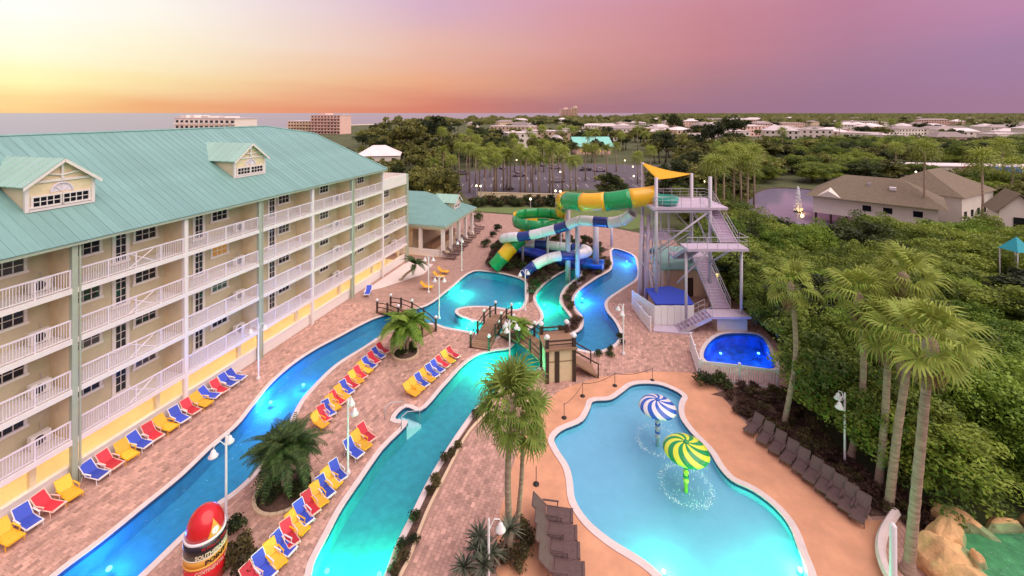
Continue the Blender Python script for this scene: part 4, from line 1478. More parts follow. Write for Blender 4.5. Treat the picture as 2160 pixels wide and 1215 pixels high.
stair((20.95, 45.8, 10.85), (20.95, 41.1, 7.95), 1.5, 16, 'x')
mk('landing', MB().bx(16.2 - TO.x, 21.9 - TO.x, 39.4 - TO.y, 41.1 - TO.y, 7.68, 7.93), M['lilac'], tower)
guard([(16.2, 39.45, 7.93), (21.85, 39.45, 7.93), (21.85, 41.0, 7.93)])
stair((18.2, 41.2, 7.9), (18.2, 46.0, 5.0), 1.4, 16, 'x')
mk('landing', MB().bx(17.4 - TO.x, 21.7 - TO.x, 46.0 - TO.y, 47.6 - TO.y, 4.75, 5.0), M['lilac'], tower)
stair((20.3, 46.0, 4.95), (20.3, 41.2, 1.55), 1.5, 18, 'x')
mk('landing', MB().bx(18.6 - TO.x, 22.2 - TO.x, 39.6 - TO.y, 41.2 - TO.y, 1.35, 1.55), M['lilac'], tower)
mk('landing_support', MB().bx(19.2 - TO.x, 22.0 - TO.x, 39.9 - TO.y, 41.0 - TO.y, 0, 1.34), M['tan'], tower)
stair((18.6, 40.4, 1.5), (15.6, 40.4, .05), 1.5, 9, 'y')
for x, y in [(16.4, 40.2), (21.6, 40.2)]:
    mk('column', MB().tube([tp(x, y, 0), tp(x, y, 7.7)], .14, 8), M['grey'], tower, True)

for x in (15.6, 16.5, 17.4):
    mk('riser_pipe', MB().tube([tp(x, 47.4, 0), tp(x, 47.4, 10.4)], .09, 8), M['twhite'], tower, True)
for z_ in (3.6, 7.2):
    for a, b_ in [((14.7, 48), (20.2, 48)), ((14.7, 43.5), (14.7, 48))]:
        mk('tie', MB().tube([tp(*a, z_), tp(*b_, z_)], .09, 6), M['grey'], tower)
for pts in [((14.7, 48, 3.7), (20.2, 48, 7.1)), ((20.2, 48, 3.7), (14.7, 48, 7.1)), ((14.7, 43.5, 3.7), (14.7, 48, 7.1)), ((14.7, 48, 7.3), (17.4, 48, 10.4)), ((20.2, 48, 7.3), (17.4, 48, 10.4))]:
    mk('brace', MB().tube([tp(*pts[0]), tp(*pts[1])], .06, 6), M['grey'], tower)
mk('mid_platform', MB().bx(14.9 - TO.x, 17.2 - TO.x, 45.2 - TO.y, 47.8 - TO.y, 7.0, 7.15), M['lilac'], tower)
guard([(14.9, 45.2, 7.15), (17.2, 45.2, 7.15)])

# yellow shade sail on the column tops
sa, sb, sc = Vector((14.5, 48.3, 15.0)), Vector((14.8, 43.4, 13.75)), Vector((20.2, 48.0, 13.65))
b = MB()
n = 12
idx = {}
for i in range(n + 1):
    for j in range(n + 1 - i):
        u, v = i / n, j / n
        w = 1 - u - v
        p = sa * w + sb * u + sc * v
        cen = (sa + sb + sc) / 3
        edge = (u * v + v * w + w * u) * 3
        pull = max(4 * u * v, 4 * v * w, 4 * w * u)
        inner = 1 - .22 * (4 * u * v * (1 - w) + 4 * v * w * (1 - u) + 4 * w * u * (1 - v)) / 2
        p = cen + (p - cen) * inner
        p.z -= .25 * edge
        idx[(i, j)] = len(b.v)
        b.v.append(tuple(p))
for i in range(n):
    for j in range(n - i):
        b.f.append((idx[(i, j)], idx[(i + 1, j)], idx[(i, j + 1)]))
        b.m.append(0)
        if j < n - i - 1:
            b.f.append((idx[(i + 1, j)], idx[(i + 1, j + 1)], idx[(i, j + 1)]))
            b.m.append(0)
sail = mk('shade_sail', b, M['sail'], None, True)
tag(sail, 'yellow triangular shade sail over the slide tower', 'shade sail')
sol = sail.modifiers.new('thickness', 'SOLIDIFY')
sol.thickness = .03

# pump room with blue roof, white fence walls, teal roofed hut
pr = thing('pump_room', 'white walled pump room with flat blue roof under the slide tower', 'pump room', (15.4, 41.6, 0))
poly = [(-2.9, 3.0), (-1.7, -.6), (2.1, -.6), (2.6, 2.4), (1.5, 4.0)]
b = MB()
for i in range(4):
    a, c = Vector(poly[i]), Vector(poly[i + 1])
    d = (c - a)
    n = max(2, int(d.length / .55))
    for k in range(n):
        q0, q1 = a + d * k / n, a + d * (k + 1) / n
        nn = Vector((-d.y, d.x)).normalized() * .06
        gp = d.normalized() * .012
        mk('wall_board', MB().prism([q0 + gp, q1 - gp, q1 - gp + nn, q0 + gp + nn], 0, 1.95 + .02 * (k % 2)), M['white'], pr)
mk('roof', MB().slab([(-1.5, -.35, 2.05), (2.2, -.35, 2.0), (2.4, 2.3, 2.2), (1.2, 3.3, 2.3), (-1.6, 2.6, 2.3)], .12), M['blue'], pr)
mk('apron', MB().prism([(-2.2, -1.7), (1.2, -2.3), (2.3, -.7), (-1.8, -.75)], 0, .12), M['lilac'], pr)
hut = thing('lifeguard_hut', 'beige hut with teal gable roof and lit window behind the tower stair', 'hut', (20.2, 49.6, 0))
mk('wall', MB().bx(-3.2, 3.4, -2.0, 2.6, 0, 3.3), M['tan'], hut)
mk('roof', MB().slab([(-3.7, -2.5, 3.2), (3.9, -2.5, 3.2), (3.9, .3, 4.9), (-3.7, .3, 4.9)], .1).slab([(-3.7, .3, 4.9), (3.9, .3, 4.9), (3.9, 3.1, 3.2), (-3.7, 3.1, 3.2)], .1), M['roof'], hut)
wl = mk('window', MB().bx(1.9, 3.0, -2.08, -2.01, 1.6, 2.7), M['trim'], hut)
mk('lit_pane', MB().bx(2.0, 2.9, -2.10, -2.081, 1.7, 2.6), glow('hut_window', (1, .75, .25), 2.5), wl)
mk('door', MB().bx(-1.0, 0, -2.06, -2.01, .02, 2.1), M['darkwood'], hut)


def picket_fence(name, pts, h, label, step=.17, post_every=10, mat=None):
    mat = mat or M['white']
    base = Vector(pts[0])
    t = thing(name, label, 'fence', (base.x, base.y, 0))
    for i in range(len(pts) - 1):
        a, c = Vector(pts[i]) - base, Vector(pts[i + 1]) - base
        L_ = (c - a).length
        d = (c - a) / L_
        rzz = math.atan2(d.y, d.x)
        for zz in (.12, h - .12):
            mid = (a + c) / 2
            mk('rail', MB().box((mid.x, mid.y, zz), (L_ - .12, .06, .15), rzz), mat, t)
        n = int(L_ / step)
        pm_ = MB().bx(-step * .26, step * .26, -.012, .012, .17, h - .17).mesh('picket', mat)
        for k in range(n):
            q = a + d * (k + .5) * L_ / n
            ob('picket', pm_, t, (q.x, q.y, 0), (0, 0, rzz))
        m = max(1, int(round(L_ / 2.0)))
        for k in range(m + 1):
            q = a + d * L_ * k / m
            if k == 0 and i > 0:
                continue
            mk('post', MB().box((q.x, q.y, h / 2 + .03), (.13, .13, h + .06), rzz).box((q.x, q.y, h + .08), (.17, .17, .04), rzz), mat, t)
    return t


picket_fence('picket_fence', [G(1457, 742)[:2], G(1476, 802)[:2], G(1560, 812)[:2], G(1641, 824)[:2]], 1.55, 'white fence with posts in front of the deep blue tank')
picket_fence('picket_fence', [G(1334, 650)[:2], G(1352, 676)[:2], G(1372, 700)[:2]], 1.3, 'white fence left of the blue roofed pump room')

# ---------------------------------------------------------------- water slides
def slide(name, pts, rad, seg_len, mats, label, open_top=False, nring=16):
    P = smooth3(pts, 10)
    t = thing(name, label, 'water slide', (P[-1].x, P[-1].y, 0))
    off = Vector((P[-1].x, P[-1].y, 0))
    # resample by length
    acc = [0]
    for i in range(1, len(P)):
        acc.append(acc[-1] + (P[i] - P[i - 1]).length)
    tot = acc[-1]
    ns = max(1, round(tot / seg_len))

    def pos(l):
        l = min(max(l, 0), tot)
        for i in range(1, len(P)):
            if acc[i] >= l:
                u = (l - acc[i - 1]) / max(acc[i] - acc[i - 1], 1e-6)
                return P[i - 1].lerp(P[i], u)
        return P[-1]
    for k in range(ns):
        l0, l1 = tot * k / ns, tot * (k + 1) / ns
        sub = 6
        c = [pos(l0 + (l1 - l0) * q / sub) for q in range(sub + 1)]
        tg = [(pos(l0 + (l1 - l0) * q / sub + .15) - pos(l0 + (l1 - l0) * q / sub - .15)).normalized() for q in range(sub + 1)]
        vs_ = []
        aa = np.linspace(math.pi * 1.02, math.pi * 1.98, nring + 1) if open_top else np.linspace(0, 2 * math.pi, nring + 1)[:-1]
        rs = []
        for q in range(sub + 1):
            side = tg[q].cross(Vector((0, 0, 1))).normalized()
            up = side.cross(tg[q])
            rr = rad * (1.06 if q in (0, sub) and not open_top else 1.0)
            for a in aa:
                vs_.append(c[q] - off + (side * math.cos(a) + up * math.sin(a)) * rr)
        m = len(aa)
        fs = []
        for q in range(sub):
            for j in range(m if not open_top else m - 1):
                j2 = (j + 1) % m
                fs.append((q * m + j, q * m + j2, (q + 1) * m + j2, (q + 1) * m + j))
        o = mk('tube_section' if not open_top else 'flume_section', MB().add(vs_, fs), M[mats[k % len(mats)]], t, True)
        md = o.modifiers.new('shell', 'SOLIDIFY')
        md.thickness = .07
    return t


slide('yellow_green_slide', [at(1383, 412, 45.6), at(1340, 417, 45.8), at(1290, 424, 46.4), at(1240, 427, 47.6), at(1205, 424, 49.6), at(1190, 422, 52.2), at(1192, 430, 55), at(1188, 445, 57.5)], .95, 2.75,
      ['tyellow', 'tgreen'], 'wide yellow and green tube slide leaving the tower top')
slide('exit_tube_slide', [at(1120, 488, 57), at(1095, 505, 56.2), at(1075, 525, 55.5), at(1058, 545, 55.2), at(1043, 562, 55.2)], .85, 1.7, ['tyellow', 'tgreen'], 'short yellow and green tube slide dropping from the bowl to the plunge pool')
slide('blue_white_slide', [at(1335, 448, 46.6), at(1318, 462, 47.5), at(1290, 469, 48.4), at(1255, 467, 49.3), at(1222, 466, 50.3), at(1190, 478, 51.3), at(1150, 489, 52.4), at(1108, 498, 53.5), at(1078, 500, 54.7),
                           at(1062, 504, 56.5), at(1085, 510, 57.8), at(1130, 514, 57.6), at(1180, 520, 56.4), at(1222, 524, 55.0), at(1240, 530, 53.4), at(1215, 538, 52.4), at(1180, 540, 52.0), at(1150, 548, 51.6),
                           at(1125, 562, 51.2), at(1104, 580, 51.0)], .52, 1.7, ['twhite', 'twhite', 'tblue'], 'blue and white banded tube slide looping down to the plunge pool')
slide('blue_flume', [at(1272, 552, 54.8), at(1235, 549, 55.6), at(1195, 545, 56.6), at(1155, 536, 57.8), at(1115, 524, 59.2), at(1085, 518, 61.0)], 1.0, 2.4, ['tcyan', 'blue'], 'open bright blue flume beneath the banded slide', True)
# bowl
bc = at(1138, 462, 58.5)
bowl = thing('slide_bowl', 'round green slide bowl with yellow inside behind the banded slide', 'slide bowl', (bc.x, bc.y, 0))
for k in range(12):
    for r0, z0, r1, z1, mt in [(3.55, 6.6, 3.6, 5.2, 'tgreen' if k % 6 < 5 else 'tyellow'), (3.45, 5.2, 1.0, 4.3, 'tyellow' if k % 2 else 'tgreen')]:
        b = MB()
        vs_ = []
        for i in range(5):
            a = 2 * math.pi * (k + i / 4) / 12 + .02
            for rr, zz in ((r0, z0), ((r0 + r1) / 2 + .12, (z0 + z1) / 2 - .05), (r1, z1)):
                vs_.append((rr * math.cos(a), rr * math.sin(a), zz))
        b.add(vs_, [(i * 3 + j, (i + 1) * 3 + j, (i + 1) * 3 + j + 1, i * 3 + j + 1) for i in range(4) for j in range(2)])
        o = mk('bowl_panel', b, M[mt], bowl, True)
        o.modifiers.new('shell', 'SOLIDIFY').thickness = .08
for a in range(5):
    q = 2 * math.pi * a / 5
    mk('leg', MB().tube([(2.9 * math.cos(q), 2.9 * math.sin(q), 0), (2.9 * math.cos(q), 2.9 * math.sin(q), 5.0)], .16, 8), M['grey'], bowl, True)
for i, (px, py, top, r, lb_) in enumerate([(1198, 607, 440, .33, 'tallest pale steel slide column standing in the river'), (1218, 597, 470, .30, 'middle pale steel slide column at the river bank'), (1257, 572, 476, .42, 'thick pale steel slide column in the garden bed'),
                                           (1290, 520, 478, .2, 'thin pale column under the far end of the banded slide'), (1094, 545, 508, .2, 'thin pale column under the banded slide loop')]):
    p = G(px, py, -.9 if i == 0 else 0)
    zt = H - (top - HY) / F * p.y
    t = thing('slide_column', lb_, 'column', (p.x, p.y, -.9 if i == 0 else 0), 0, 'slide support columns')
    zt -= (-.9 if i == 0 else 0)
    mk('shaft', MB().lathe([(r, 0), (r * .9, zt)], 14), M['grey'], t, True)
    mk('saddle', MB().tube([(-.9, 0, zt + .3), (-.6, 0, zt), (0, 0, zt - .1), (.6, 0, zt), (.9, 0, zt + .3)], .09, 6), M['grey'], t, True)
    mk('base_plate', MB().lathe([(r * 1.6, 0), (r * 1.6, .08)], 12), M['grey'], t)


# ---------------------------------------------------------------- bridges
def bridge(name, a, b_, w, rise, label, lanterns=True, deck_mat='wood', rail_mat='darkwood'):
    a, b_ = Vector(a), Vector(b_)
    d = (b_ - a)
    L_ = d.length
    t = thing(name, label, 'footbridge', (a.x, a.y, 0), math.atan2(d.y, d.x))
    n = int(L_ / .2)

    def zc(u):
        return .06 + rise * 4 * u * (1 - u)
    pm_ = MB().bx(-.09, .09, -w / 2, w / 2, -.06, 0).mesh('plank', M[deck_mat])
    for k in range(n):
        u = (k + .5) / n
        sl = math.atan(rise * 4 * (1 - 2 * u) / L_)
        ob('plank', pm_, t, (u * L_, 0, zc(u) + .08), (0, -sl, 0))
    for sg in (-1, 1):
        mk('girder', MB().tube([(u / 8 * L_, sg * (w / 2 - .1), zc(u / 8) - .08) for u in range(9)], .09, 6), M[rail_mat], t)
        for zz in (1.0, .55):
            mk('rail', MB().tube([(u / 8 * L_, sg * w / 2, zc(u / 8) + zz) for u in range(9)], .045, 6), M[rail_mat], t)
        for k in range(5):
            u = k / 4
            mk('post', MB().bx(u * L_ - .07, u * L_ + .07, sg * w / 2 - .07, sg * w / 2 + .07, zc(u) - .05, zc(u) + 1.15), M[rail_mat], t)
            if lanterns and k in (0, 2, 4):
                mk('lantern', MB().lathe([(.06, zc(u) + 1.15), (.14, zc(u) + 1.24), (.15, zc(u) + 1.32), (.09, zc(u) + 1.42), (.02, zc(u) + 1.45)], 10, (u * L_, sg * w / 2, 0)), M['globe'], t, True)
    return t


bridge('footbridge', G(1012, 738)[:2], G(1062, 668)[:2], 1.7, .55, 'arched timber footbridge over the channel by the peninsula')
bridge('footbridge', G(1068, 702)[:2], G(1160, 762)[:2], 1.8, .45, 'timber footbridge between the palm clump and the bridge tower')
bridge('footbridge', G(810, 655)[:2], G(905, 706)[:2], 1.6, .5, 'dark timber footbridge over the hotel side river')
# bridge tower
bt = thing('bridge_tower', 'square tan stucco bridge tower with dark timber corner posts', 'tower', tuple(G(1176, 790)[:2]) + (0,), R(8))
mk('core', MB().bx(-1.0, 1.0, -.95, 1.2, 0, 2.5), M['tan'], bt)
for sx, sy in ((-1, -1), (1, -1), (-1, 1), (1, 1)):
    mk('corner_post', MB().bx(sx * 1.05 - .13, sx * 1.05 + .13, sy * 1.05 + .1 - .13, sy * 1.05 + .1 + .13, 0, 3.3), M['darkwood'], bt)
    mk('lantern', MB().lathe([(.08, 3.3), (.2, 3.42), (.22, 3.52), (.12, 3.66), (.02, 3.7)], 12, (sx * 1.05, sy * 1.05 + .1, 0)), M['globe'], bt, True)
mk('front_post', MB().bx(-.45, -.1, -1.02, -.93, 0, 2.6), M['darkwood'], bt)
mk('top_deck', MB().bx(-1.25, 1.25, -1.2, 1.45, 2.5, 2.66), M['wood'], bt)
mk('band', MB().bx(-1.03, 1.03, -.98, -.951, 1.55, 1.62), M['wood'], bt)
for sy in (-.95, 1.15):
    mk('rail', MB().bx(-.95, .95, sy - .04, sy + .04, 3.1, 3.2).bx(-.95, .95, sy - .03, sy + .03, 2.85, 2.9), M['darkwood'], bt)
mk('ramp', MB().slab([(1.2, -.6, 1.2), (3.0, -.9, .15), (3.0, .8, .15), (1.2, .9, 1.2)], .12), M['wood'], bt)
for sy in (-.9, .9):
    mk('ramp_rail', MB().tube([(1.2, sy, 2.2), (3.0, sy, 1.1), (3.0, sy, .05)], .06, 6), M['darkwood'], bt)

# pool entry steps by the middle river
stp = G(856, 876)
t = thing('pool_steps', 'white pool entry steps with handrails in the notch of the middle river', 'pool steps', (stp.x, stp.y, 0), R(56))
for k in range(4):
    mk('step', MB().bx(-.9 + k * .4, -.5 + k * .4, -.75, .75, -1.0, -.15 - k * .2), M['white'], t)
for sy in (-.8, .8):
    mk('hand_rail', MB().tube([(-1.1, sy, .02), (-1.1, sy, .85), (-.6, sy, .9), (.5, sy, .35), (.5, sy, -.6)], .03, 6), M['grey'], t, True)

# ---------------------------------------------------------------- vegetation
def crown_mesh(name, seed, mat, R3=(2.6, 2.6, 2.0), clumps=26, per=110, leaf=.16, zc=0.0, tight=False):
    rg = np.random.default_rng(seed)
    R3 = np.array(R3)
    d = rg.normal(size=(clumps, 3))
    d[:, 2] = np.abs(d[:, 2]) * .9 - .25
    d /= np.linalg.norm(d, axis=1)[:, None]
    cc = d * rg.uniform(.30, 1.0, (clumps, 1)) * R3 * rg.uniform(.8, 1.15, (1, 3))
    cr = rg.uniform(.15, .36, clumps) * R3.mean()
    if tight:
        cc *= .72
        cr *= 1.55
    ct = rg.uniform(.15, .85, clumps)
    n = clumps * per
    ci = np.repeat(np.arange(clumps), per)
    ld = rg.normal(size=(n, 3))
    ld[:, 2] += .35
    ld /= np.linalg.norm(ld, axis=1)[:, None]
    pos = cc[ci] + ld * (cr[ci] * rg.uniform(.55, 1.08, n))[:, None] * np.array([1, 1, .8])
    pos[:, 2] += zc
    nr = ld + rg.normal(0, .55, (n, 3))
    nr /= np.linalg.norm(nr, axis=1)[:, None]
    ax = np.cross(nr, rg.normal(size=(n, 3)))
    ax /= np.linalg.norm(ax, axis=1)[:, None]
    bx_ = np.cross(nr, ax)
    s = leaf * rg.uniform(.6, 1.3, n)[:, None]
    V = np.stack([pos - ax * s, pos - bx_ * s * .5, pos + ax * s, pos + bx_ * s * .5], 1)
    tint = (ct[ci] + rg.normal(0, .14, n)).clip(0, 1)
    return np_quads(name, V, mat, tint)


def trunk_mesh(name, h, r, seed, lean=.3, limbs=4, mat=None):
    rg = random.Random(seed)
    b = MB()
    p1 = Vector((rg.uniform(-lean, lean), rg.uniform(-lean, lean), h * .55))
    b.tube([(0, 0, -.1), p1 * .5 + Vector((.05, 0, 0)), p1, p1 + Vector((0, 0, h * .4))], [r * 1.3, r, r * .8, r * .3], 7)
    for k in range(limbs):
        a = 2 * math.pi * k / limbs + rg.uniform(-.4, .4)
        e = p1 + Vector((math.cos(a) * h * .32, math.sin(a) * h * .32, h * rg.uniform(.12, .32)))
        b.tube([p1 * rg.uniform(.75, .98), p1.lerp(e, .5) + Vector((0, 0, .1)), e], [r * .55, r * .4, r * .15], 6)
    return b.mesh(name, mat or M['bark'], True)


CR = {k: [crown_mesh('crown', 10 + i, M[m], leaf=lf, clumps=cl, per=pr) for i in range(4)] for k, m, lf, cl, pr in [
    ('leaf', 'leaf', .10, 56, 165), ('bright', 'leafbright', .095, 56, 175), ('dark', 'leafdark', .18, 40, 75), ('far', 'leaffar', .26, 36, 50)]}
TR = [trunk_mesh('trunk', 4.6, .16, i) for i in range(4)]
SH = {k: [crown_mesh('shrub', 60 + i, M[m], (.55, .55, .42), 16, 40, .07, .30, True) for i in range(3)] for k, m in [('gc', 'groundcover'), ('bronze', 'bronze'), ('dark', 'leafdark')]}
vr = random.Random(11)


def tree(name, x, y, h, kind, label, group, width=1.0, z=-.03, low=False):
    s = h / 6.0
    t = thing(name, label, 'tree', (x, y, z), vr.uniform(0, 6.28), group)
    t.scale = (s * width, s * width, s)
    ob('trunk', vr.choice(TR), t)
    ob('crown', vr.choice(CR[kind]), t, (0, 0, 3.7), (vr.uniform(-.25, .25), vr.uniform(-.25, .25), 0), (vr.uniform(.85, 1.2), vr.uniform(.85, 1.2), vr.uniform(.85, 1.15)))
    if low:
        ob('lower_crown', vr.choice(CR[kind]), t, (0, 0, 1.9), (0, 0, 2.0), (1.0, 1.0, .95))
    return t


def shrub(x, y, s, kind, label, group, z=.02):
    o = ob('shrub', vr.choice(SH[kind]), None, (x, y, z), (0, 0, vr.uniform(0, 6.28)), (s, s, s * vr.uniform(.8, 1.2)))
    tag(o, label, 'shrub', group)
    return o


def scatter(poly, step, jit, seed):
    rg = random.Random(seed)
    xs = [p[0] for p in poly]
    ys = [p[1] for p in poly]
    out = []
    y = min(ys)
    r_ = 0
    while y < max(ys):
        x = min(xs) + (step / 2 if r_ % 2 else 0)
        while x < max(xs):
            px, py = x + rg.uniform(-jit, jit), y + rg.uniform(-jit, jit)
            if bool(pip(poly, np.array([px]), np.array([py]))[0]):
                out.append((px, py))
            x += step
        y += step * .87
        r_ += 1
    return out


# mangrove thicket to the right
MANG = [tuple(G(1590, 640)[:2]), tuple(G(1650, 760)[:2]), tuple(G(1690, 835)[:2]), tuple(G(1790, 938)[:2]), tuple(G(1930, 1035)[:2]), (20.6, 20.9), (23, 21.2), (30, 19.5), (40, 17), (72, 45), (72, 62), (52, 60.5), (38, 59), (30, 62), (24.5, 58), (24.5, 52), (24, 44), (24, 38.5)]
CLEAR = [offset(ccw([(18.5, 14), (30, 14), (30, 19.8), (18.5, 19.8)]), .2)]
for i, (x, y) in enumerate(scatter(MANG, 3.05, 1.1, 5)):
    if any(bool(pip(c, np.array([x]), np.array([y]))[0]) for c in CLEAR):
        continue
    near = y < 30
    h = vr.uniform(4.0, 7.3) * (0.92 if near else .95)
    kind = 'bright' if (x > 24 and y < 32 and vr.random() < .75) or vr.random() < .15 else 'leaf'
    if vr.random() < .06 and not near:
        kind = 'dark'
    zone = 'nearest the orange rock' if y < 27 else ('behind the row of tall fan palms' if y < 38 else ('beside the slide tower stairs' if x < 34 else 'at its far edge towards the stilt house'))
    kw = {'bright': 'bright green', 'leaf': 'olive green', 'dark': 'dark green'}[kind]
    tree('mangrove_tree', x, y, h, kind, f'bushy {kw} mangrove in the thicket {zone}', f'{kw} mangroves {zone}', vr.uniform(.95, 1.4), low=True)

# bare branches at the thicket edge
for i, (px, py) in enumerate([(1690, 790), (1590, 690), (1730, 850)]):
    p = G(px, py)
    b = MB()
    rg = random.Random(i)
    for k in range(5):
        a = rg.uniform(0, 6.28)
        b.tube([(0, 0, 0), (math.cos(a) * .6, math.sin(a) * .6, rg.uniform(1.0, 1.8)), (math.cos(a) * 1.6, math.sin(a) * 1.6, rg.uniform(2.2, 3.6))], [.05, .04, .015], 5)
    o = tag(mk('bare_bush', b, M['trunk'], None, True, loc=(p.x, p.y, -.03)), ['bare branching bush beside the leftmost tall fan palm', 'bare branching bush beside the deep blue tank', 'bare branching bush between the tall fan palms'][i], 'bush')

# shrubs in the beds
CH = [tuple(G(px, py, .35)[:2]) for px, py in [(1590 + 225 * q / 9, 898 + 178 * q / 9) for q in range(10)]]
for x, y in scatter(MULCH, .8, .25, 3):
    if any((x - q[0]) ** 2 + (y - q[1]) ** 2 < 1.15 for q in CH):
        continue
    shrub(x, y, vr.uniform(.7, 1.25), 'bronze' if vr.random() < .7 else 'gc', 'low bronze leaved shrub in the mulch bed below the fan palms', 'shrubs in the mulch bed')
for x, y in scatter(STRIP, .62, .15, 9):
    shrub(x, y, vr.uniform(.5, .8), 'gc' if vr.random() < .6 else 'dark', 'small shrub in the planting strip beside the middle river', 'shrubs along the middle river', .05)
for x, y in scatter(ISLE, 1.0, .3, 12):
    shrub(x, y, vr.uniform(.6, 1.2), 'gc' if vr.random() < .6 else 'bronze', 'low shrub on the narrow bed between the two slide rivers', 'shrubs between the slide rivers', .05)
for x, y in scatter(SLIDEBED, 1.5, .5, 14):
    shrub(x, y, vr.uniform(.9, 1.9), 'dark' if vr.random() < .6 else 'bronze', 'dark shrub in the garden beneath the slides', 'shrubs beneath the slides', .05)
for x, y in scatter(RBED, .8, .2, 15):
    shrub(x, y, vr.uniform(.6, .9), 'dark', 'dark shrub at the end of the river by the tower', 'shrubs at the tower river end', .0)
for px, py, s in [(1485, 812, 1.4), (1515, 812, 1.5), (1535, 822, 1.1)]:
    p = G(px, py)
    shrub(p.x, p.y, s, 'dark', 'dark round shrub at the foot of the white tank fence', 'shrubs at the tank fence', 0)
for px, py, s in [(492, 1190, 1.4), (512, 1160, 1.1), (498, 1125, 1.2), (525, 1185, .9), (515, 1215, 1.2)]:
    p = G(px, py)
    shrub(p.x, p.y, s, 'gc' if py > 1150 else 'dark', 'loose shrub around the foot of the painted buoy', 'shrubs around the buoy', 0)
for px, py, s in [(1010, 466, 2.2), (1040, 500, 1.6), (1025, 520, 1.8), (1050, 488, 2.0)]:
    p = G(px, py)
    shrub(p.x, p.y, s, 'dark', 'dark shrub between the pavilion and the green bowl', 'shrubs beyond the pavilion', 0)


# palms ------------------------------------------------------------------
def fan_frond(seed, segs=17, pet=1.15, L_=1.1):
    rg = np.random.default_rng(seed)
    q = []
    tn = []
    w = .025
    q.append([[0, -w, 0], [pet, -w * .6, .10], [pet, w * .6, .10], [0, w, 0]])
    tn.append(.5)
    base = np.array([pet, 0, .10])
    for k in range(segs):
        a = math.radians(-98 + 196 * k / (segs - 1)) + rg.normal(0, .03)
        ln = L_ * (1 - .28 * (abs(a) / 1.7) ** 2) * rg.uniform(.9, 1.08)
        d = np.array([math.cos(a), math.sin(a), 0])
        s = np.array([-math.sin(a), math.cos(a), 0])
        cup = .16 * abs(math.sin(a))
        m1 = base + d * ln * .5 + np.array([0, 0, .06 + cup])
        m2 = base + d * ln * .82 + np.array([0, 0, -.02 + cup])
        tip = base + d * ln * 1.0 + np.array([0, 0, -.34 + cup * .5 - rg.uniform(0, .22)])
        ww = .055
        q.append([base - s * .012, m1 - s * ww, m1 + s * ww + np.array([0, 0, .02]), base + s * .012])
        q.append([m1 - s * ww, m2 - s * ww * .6, m2 + s * ww * .6, m1 + s * ww + np.array([0, 0, .02])])
        q.append([m2 - s * ww * .6, tip - s * .004, tip + s * .004, m2 + s * ww * .6])
        t_ = rg.uniform(.35, .8)
        tn += [t_, t_ + .1, t_ + .2]
    return np.array(q), np.array(tn).clip(0, 1)


def feather_frond(seed, L_=2.3, droop=1.0, leaves=30, ll=.55, rise=.9):
    rg = np.random.default_rng(seed)
    q, tn = [], []

    def P(u):
        return np.array([L_ * (u - .12 * u * u), 0, rise * u - (rise + droop) * u ** 2.3])
    for k in range(8):
        a, b_ = P(k / 8), P((k + 1) / 8)
        w = .03 * (1 - k / 9)
        q.append([a + [0, -w, 0], b_ + [0, -w * .9, 0], b_ + [0, w * .9, 0], a + [0, w, 0]])
        tn.append(.7)
    for k in range(leaves):
        u = .10 + .9 * k / leaves
        p = P(u)
        tg = P(min(u + .02, 1.02)) - P(u - .02)
        tg /= np.linalg.norm(tg)
        ln = ll * math.sin(math.pi * (.12 + .86 * u) ** .8) * rg.uniform(.85, 1.1) + .08
        for sg in (-1, 1):
            d = np.array([0, sg * .86, .22]) + tg * .55
            d /= np.linalg.norm(d)
            e = p + d * ln + np.array([0, 0, -.22 * ln - rg.uniform(0, .05)])
            m = p + d * ln * .5 + np.array([0, 0, .03])
            w = tg * .05
            q.append([p - w * .5, m - w, m + w, p + w * .5])
            q.append([m - w, e - w * .1, e + w * .1, m + w])
            t_ = rg.uniform(.1, .75)
            tn += [t_, t_]
    return np.array(q), np.array(tn).clip(0, 1)


FF = [np_quads('frond', *(lambda r: (r[0], M['palm'], r[1]))(fan_frond(i))) for i in range(3)]
FM = [np_quads('frond', *(lambda r: (r[0], M['palmmid'], r[1]))(fan_frond(i + 9))) for i in range(3)]
FD = [np_quads('dead_frond', *(lambda r: (r[0], M['deadfrond'], r[1]))(fan_frond(i + 40, 13))) for i in range(2)]
PF = [np_quads('frond', *(lambda r: (r[0], M['palmdark'], r[1]))(feather_frond(i, 2.2, 1.2 + .3 * i))) for i in range(3)]
PFG = [np_quads('frond', *(lambda r: (r[0], M['leafbright'], r[1]))(feather_frond(i + 5, 1.9, .9 + .2 * i))) for i in range(3)]


def joined_crown(name, fronds, n, mat, seed, lo, hi):
    rg = np.random.default_rng(seed)
    Q, T = [], []
    for k in range(n):
        q, t_ = fronds[k % len(fronds)]
        a = 2.399 * k + rg.uniform(-.3, .3)
        pt = math.radians(lo + (hi - lo) * (k / n)) + rg.normal(0, .1)
        Mx = np.array((Matrix.Rotation(a, 3, 'Z') @ Matrix.Rotation(-pt, 3, 'Y')))
        Q.append(q @ Mx.T)
        T.append(np.clip(t_ * (.6 + .5 * k / n), 0, 1))
    return np_quads(name, np.concatenate(Q), mat, np.concatenate(T))


FFAR = [joined_crown('crown', [fan_frond(20 + i, 9, .8, 1.2) for i in range(3)], 26, M['palm'], s, -50, 80) for s in (1, 2, 3)]
PFAR = [joined_crown('crown', [feather_frond(30 + i, 2.3, 1.1, 14) for i in range(3)], 20, M['palm'], s, -25, 75) for s in (1, 2)]


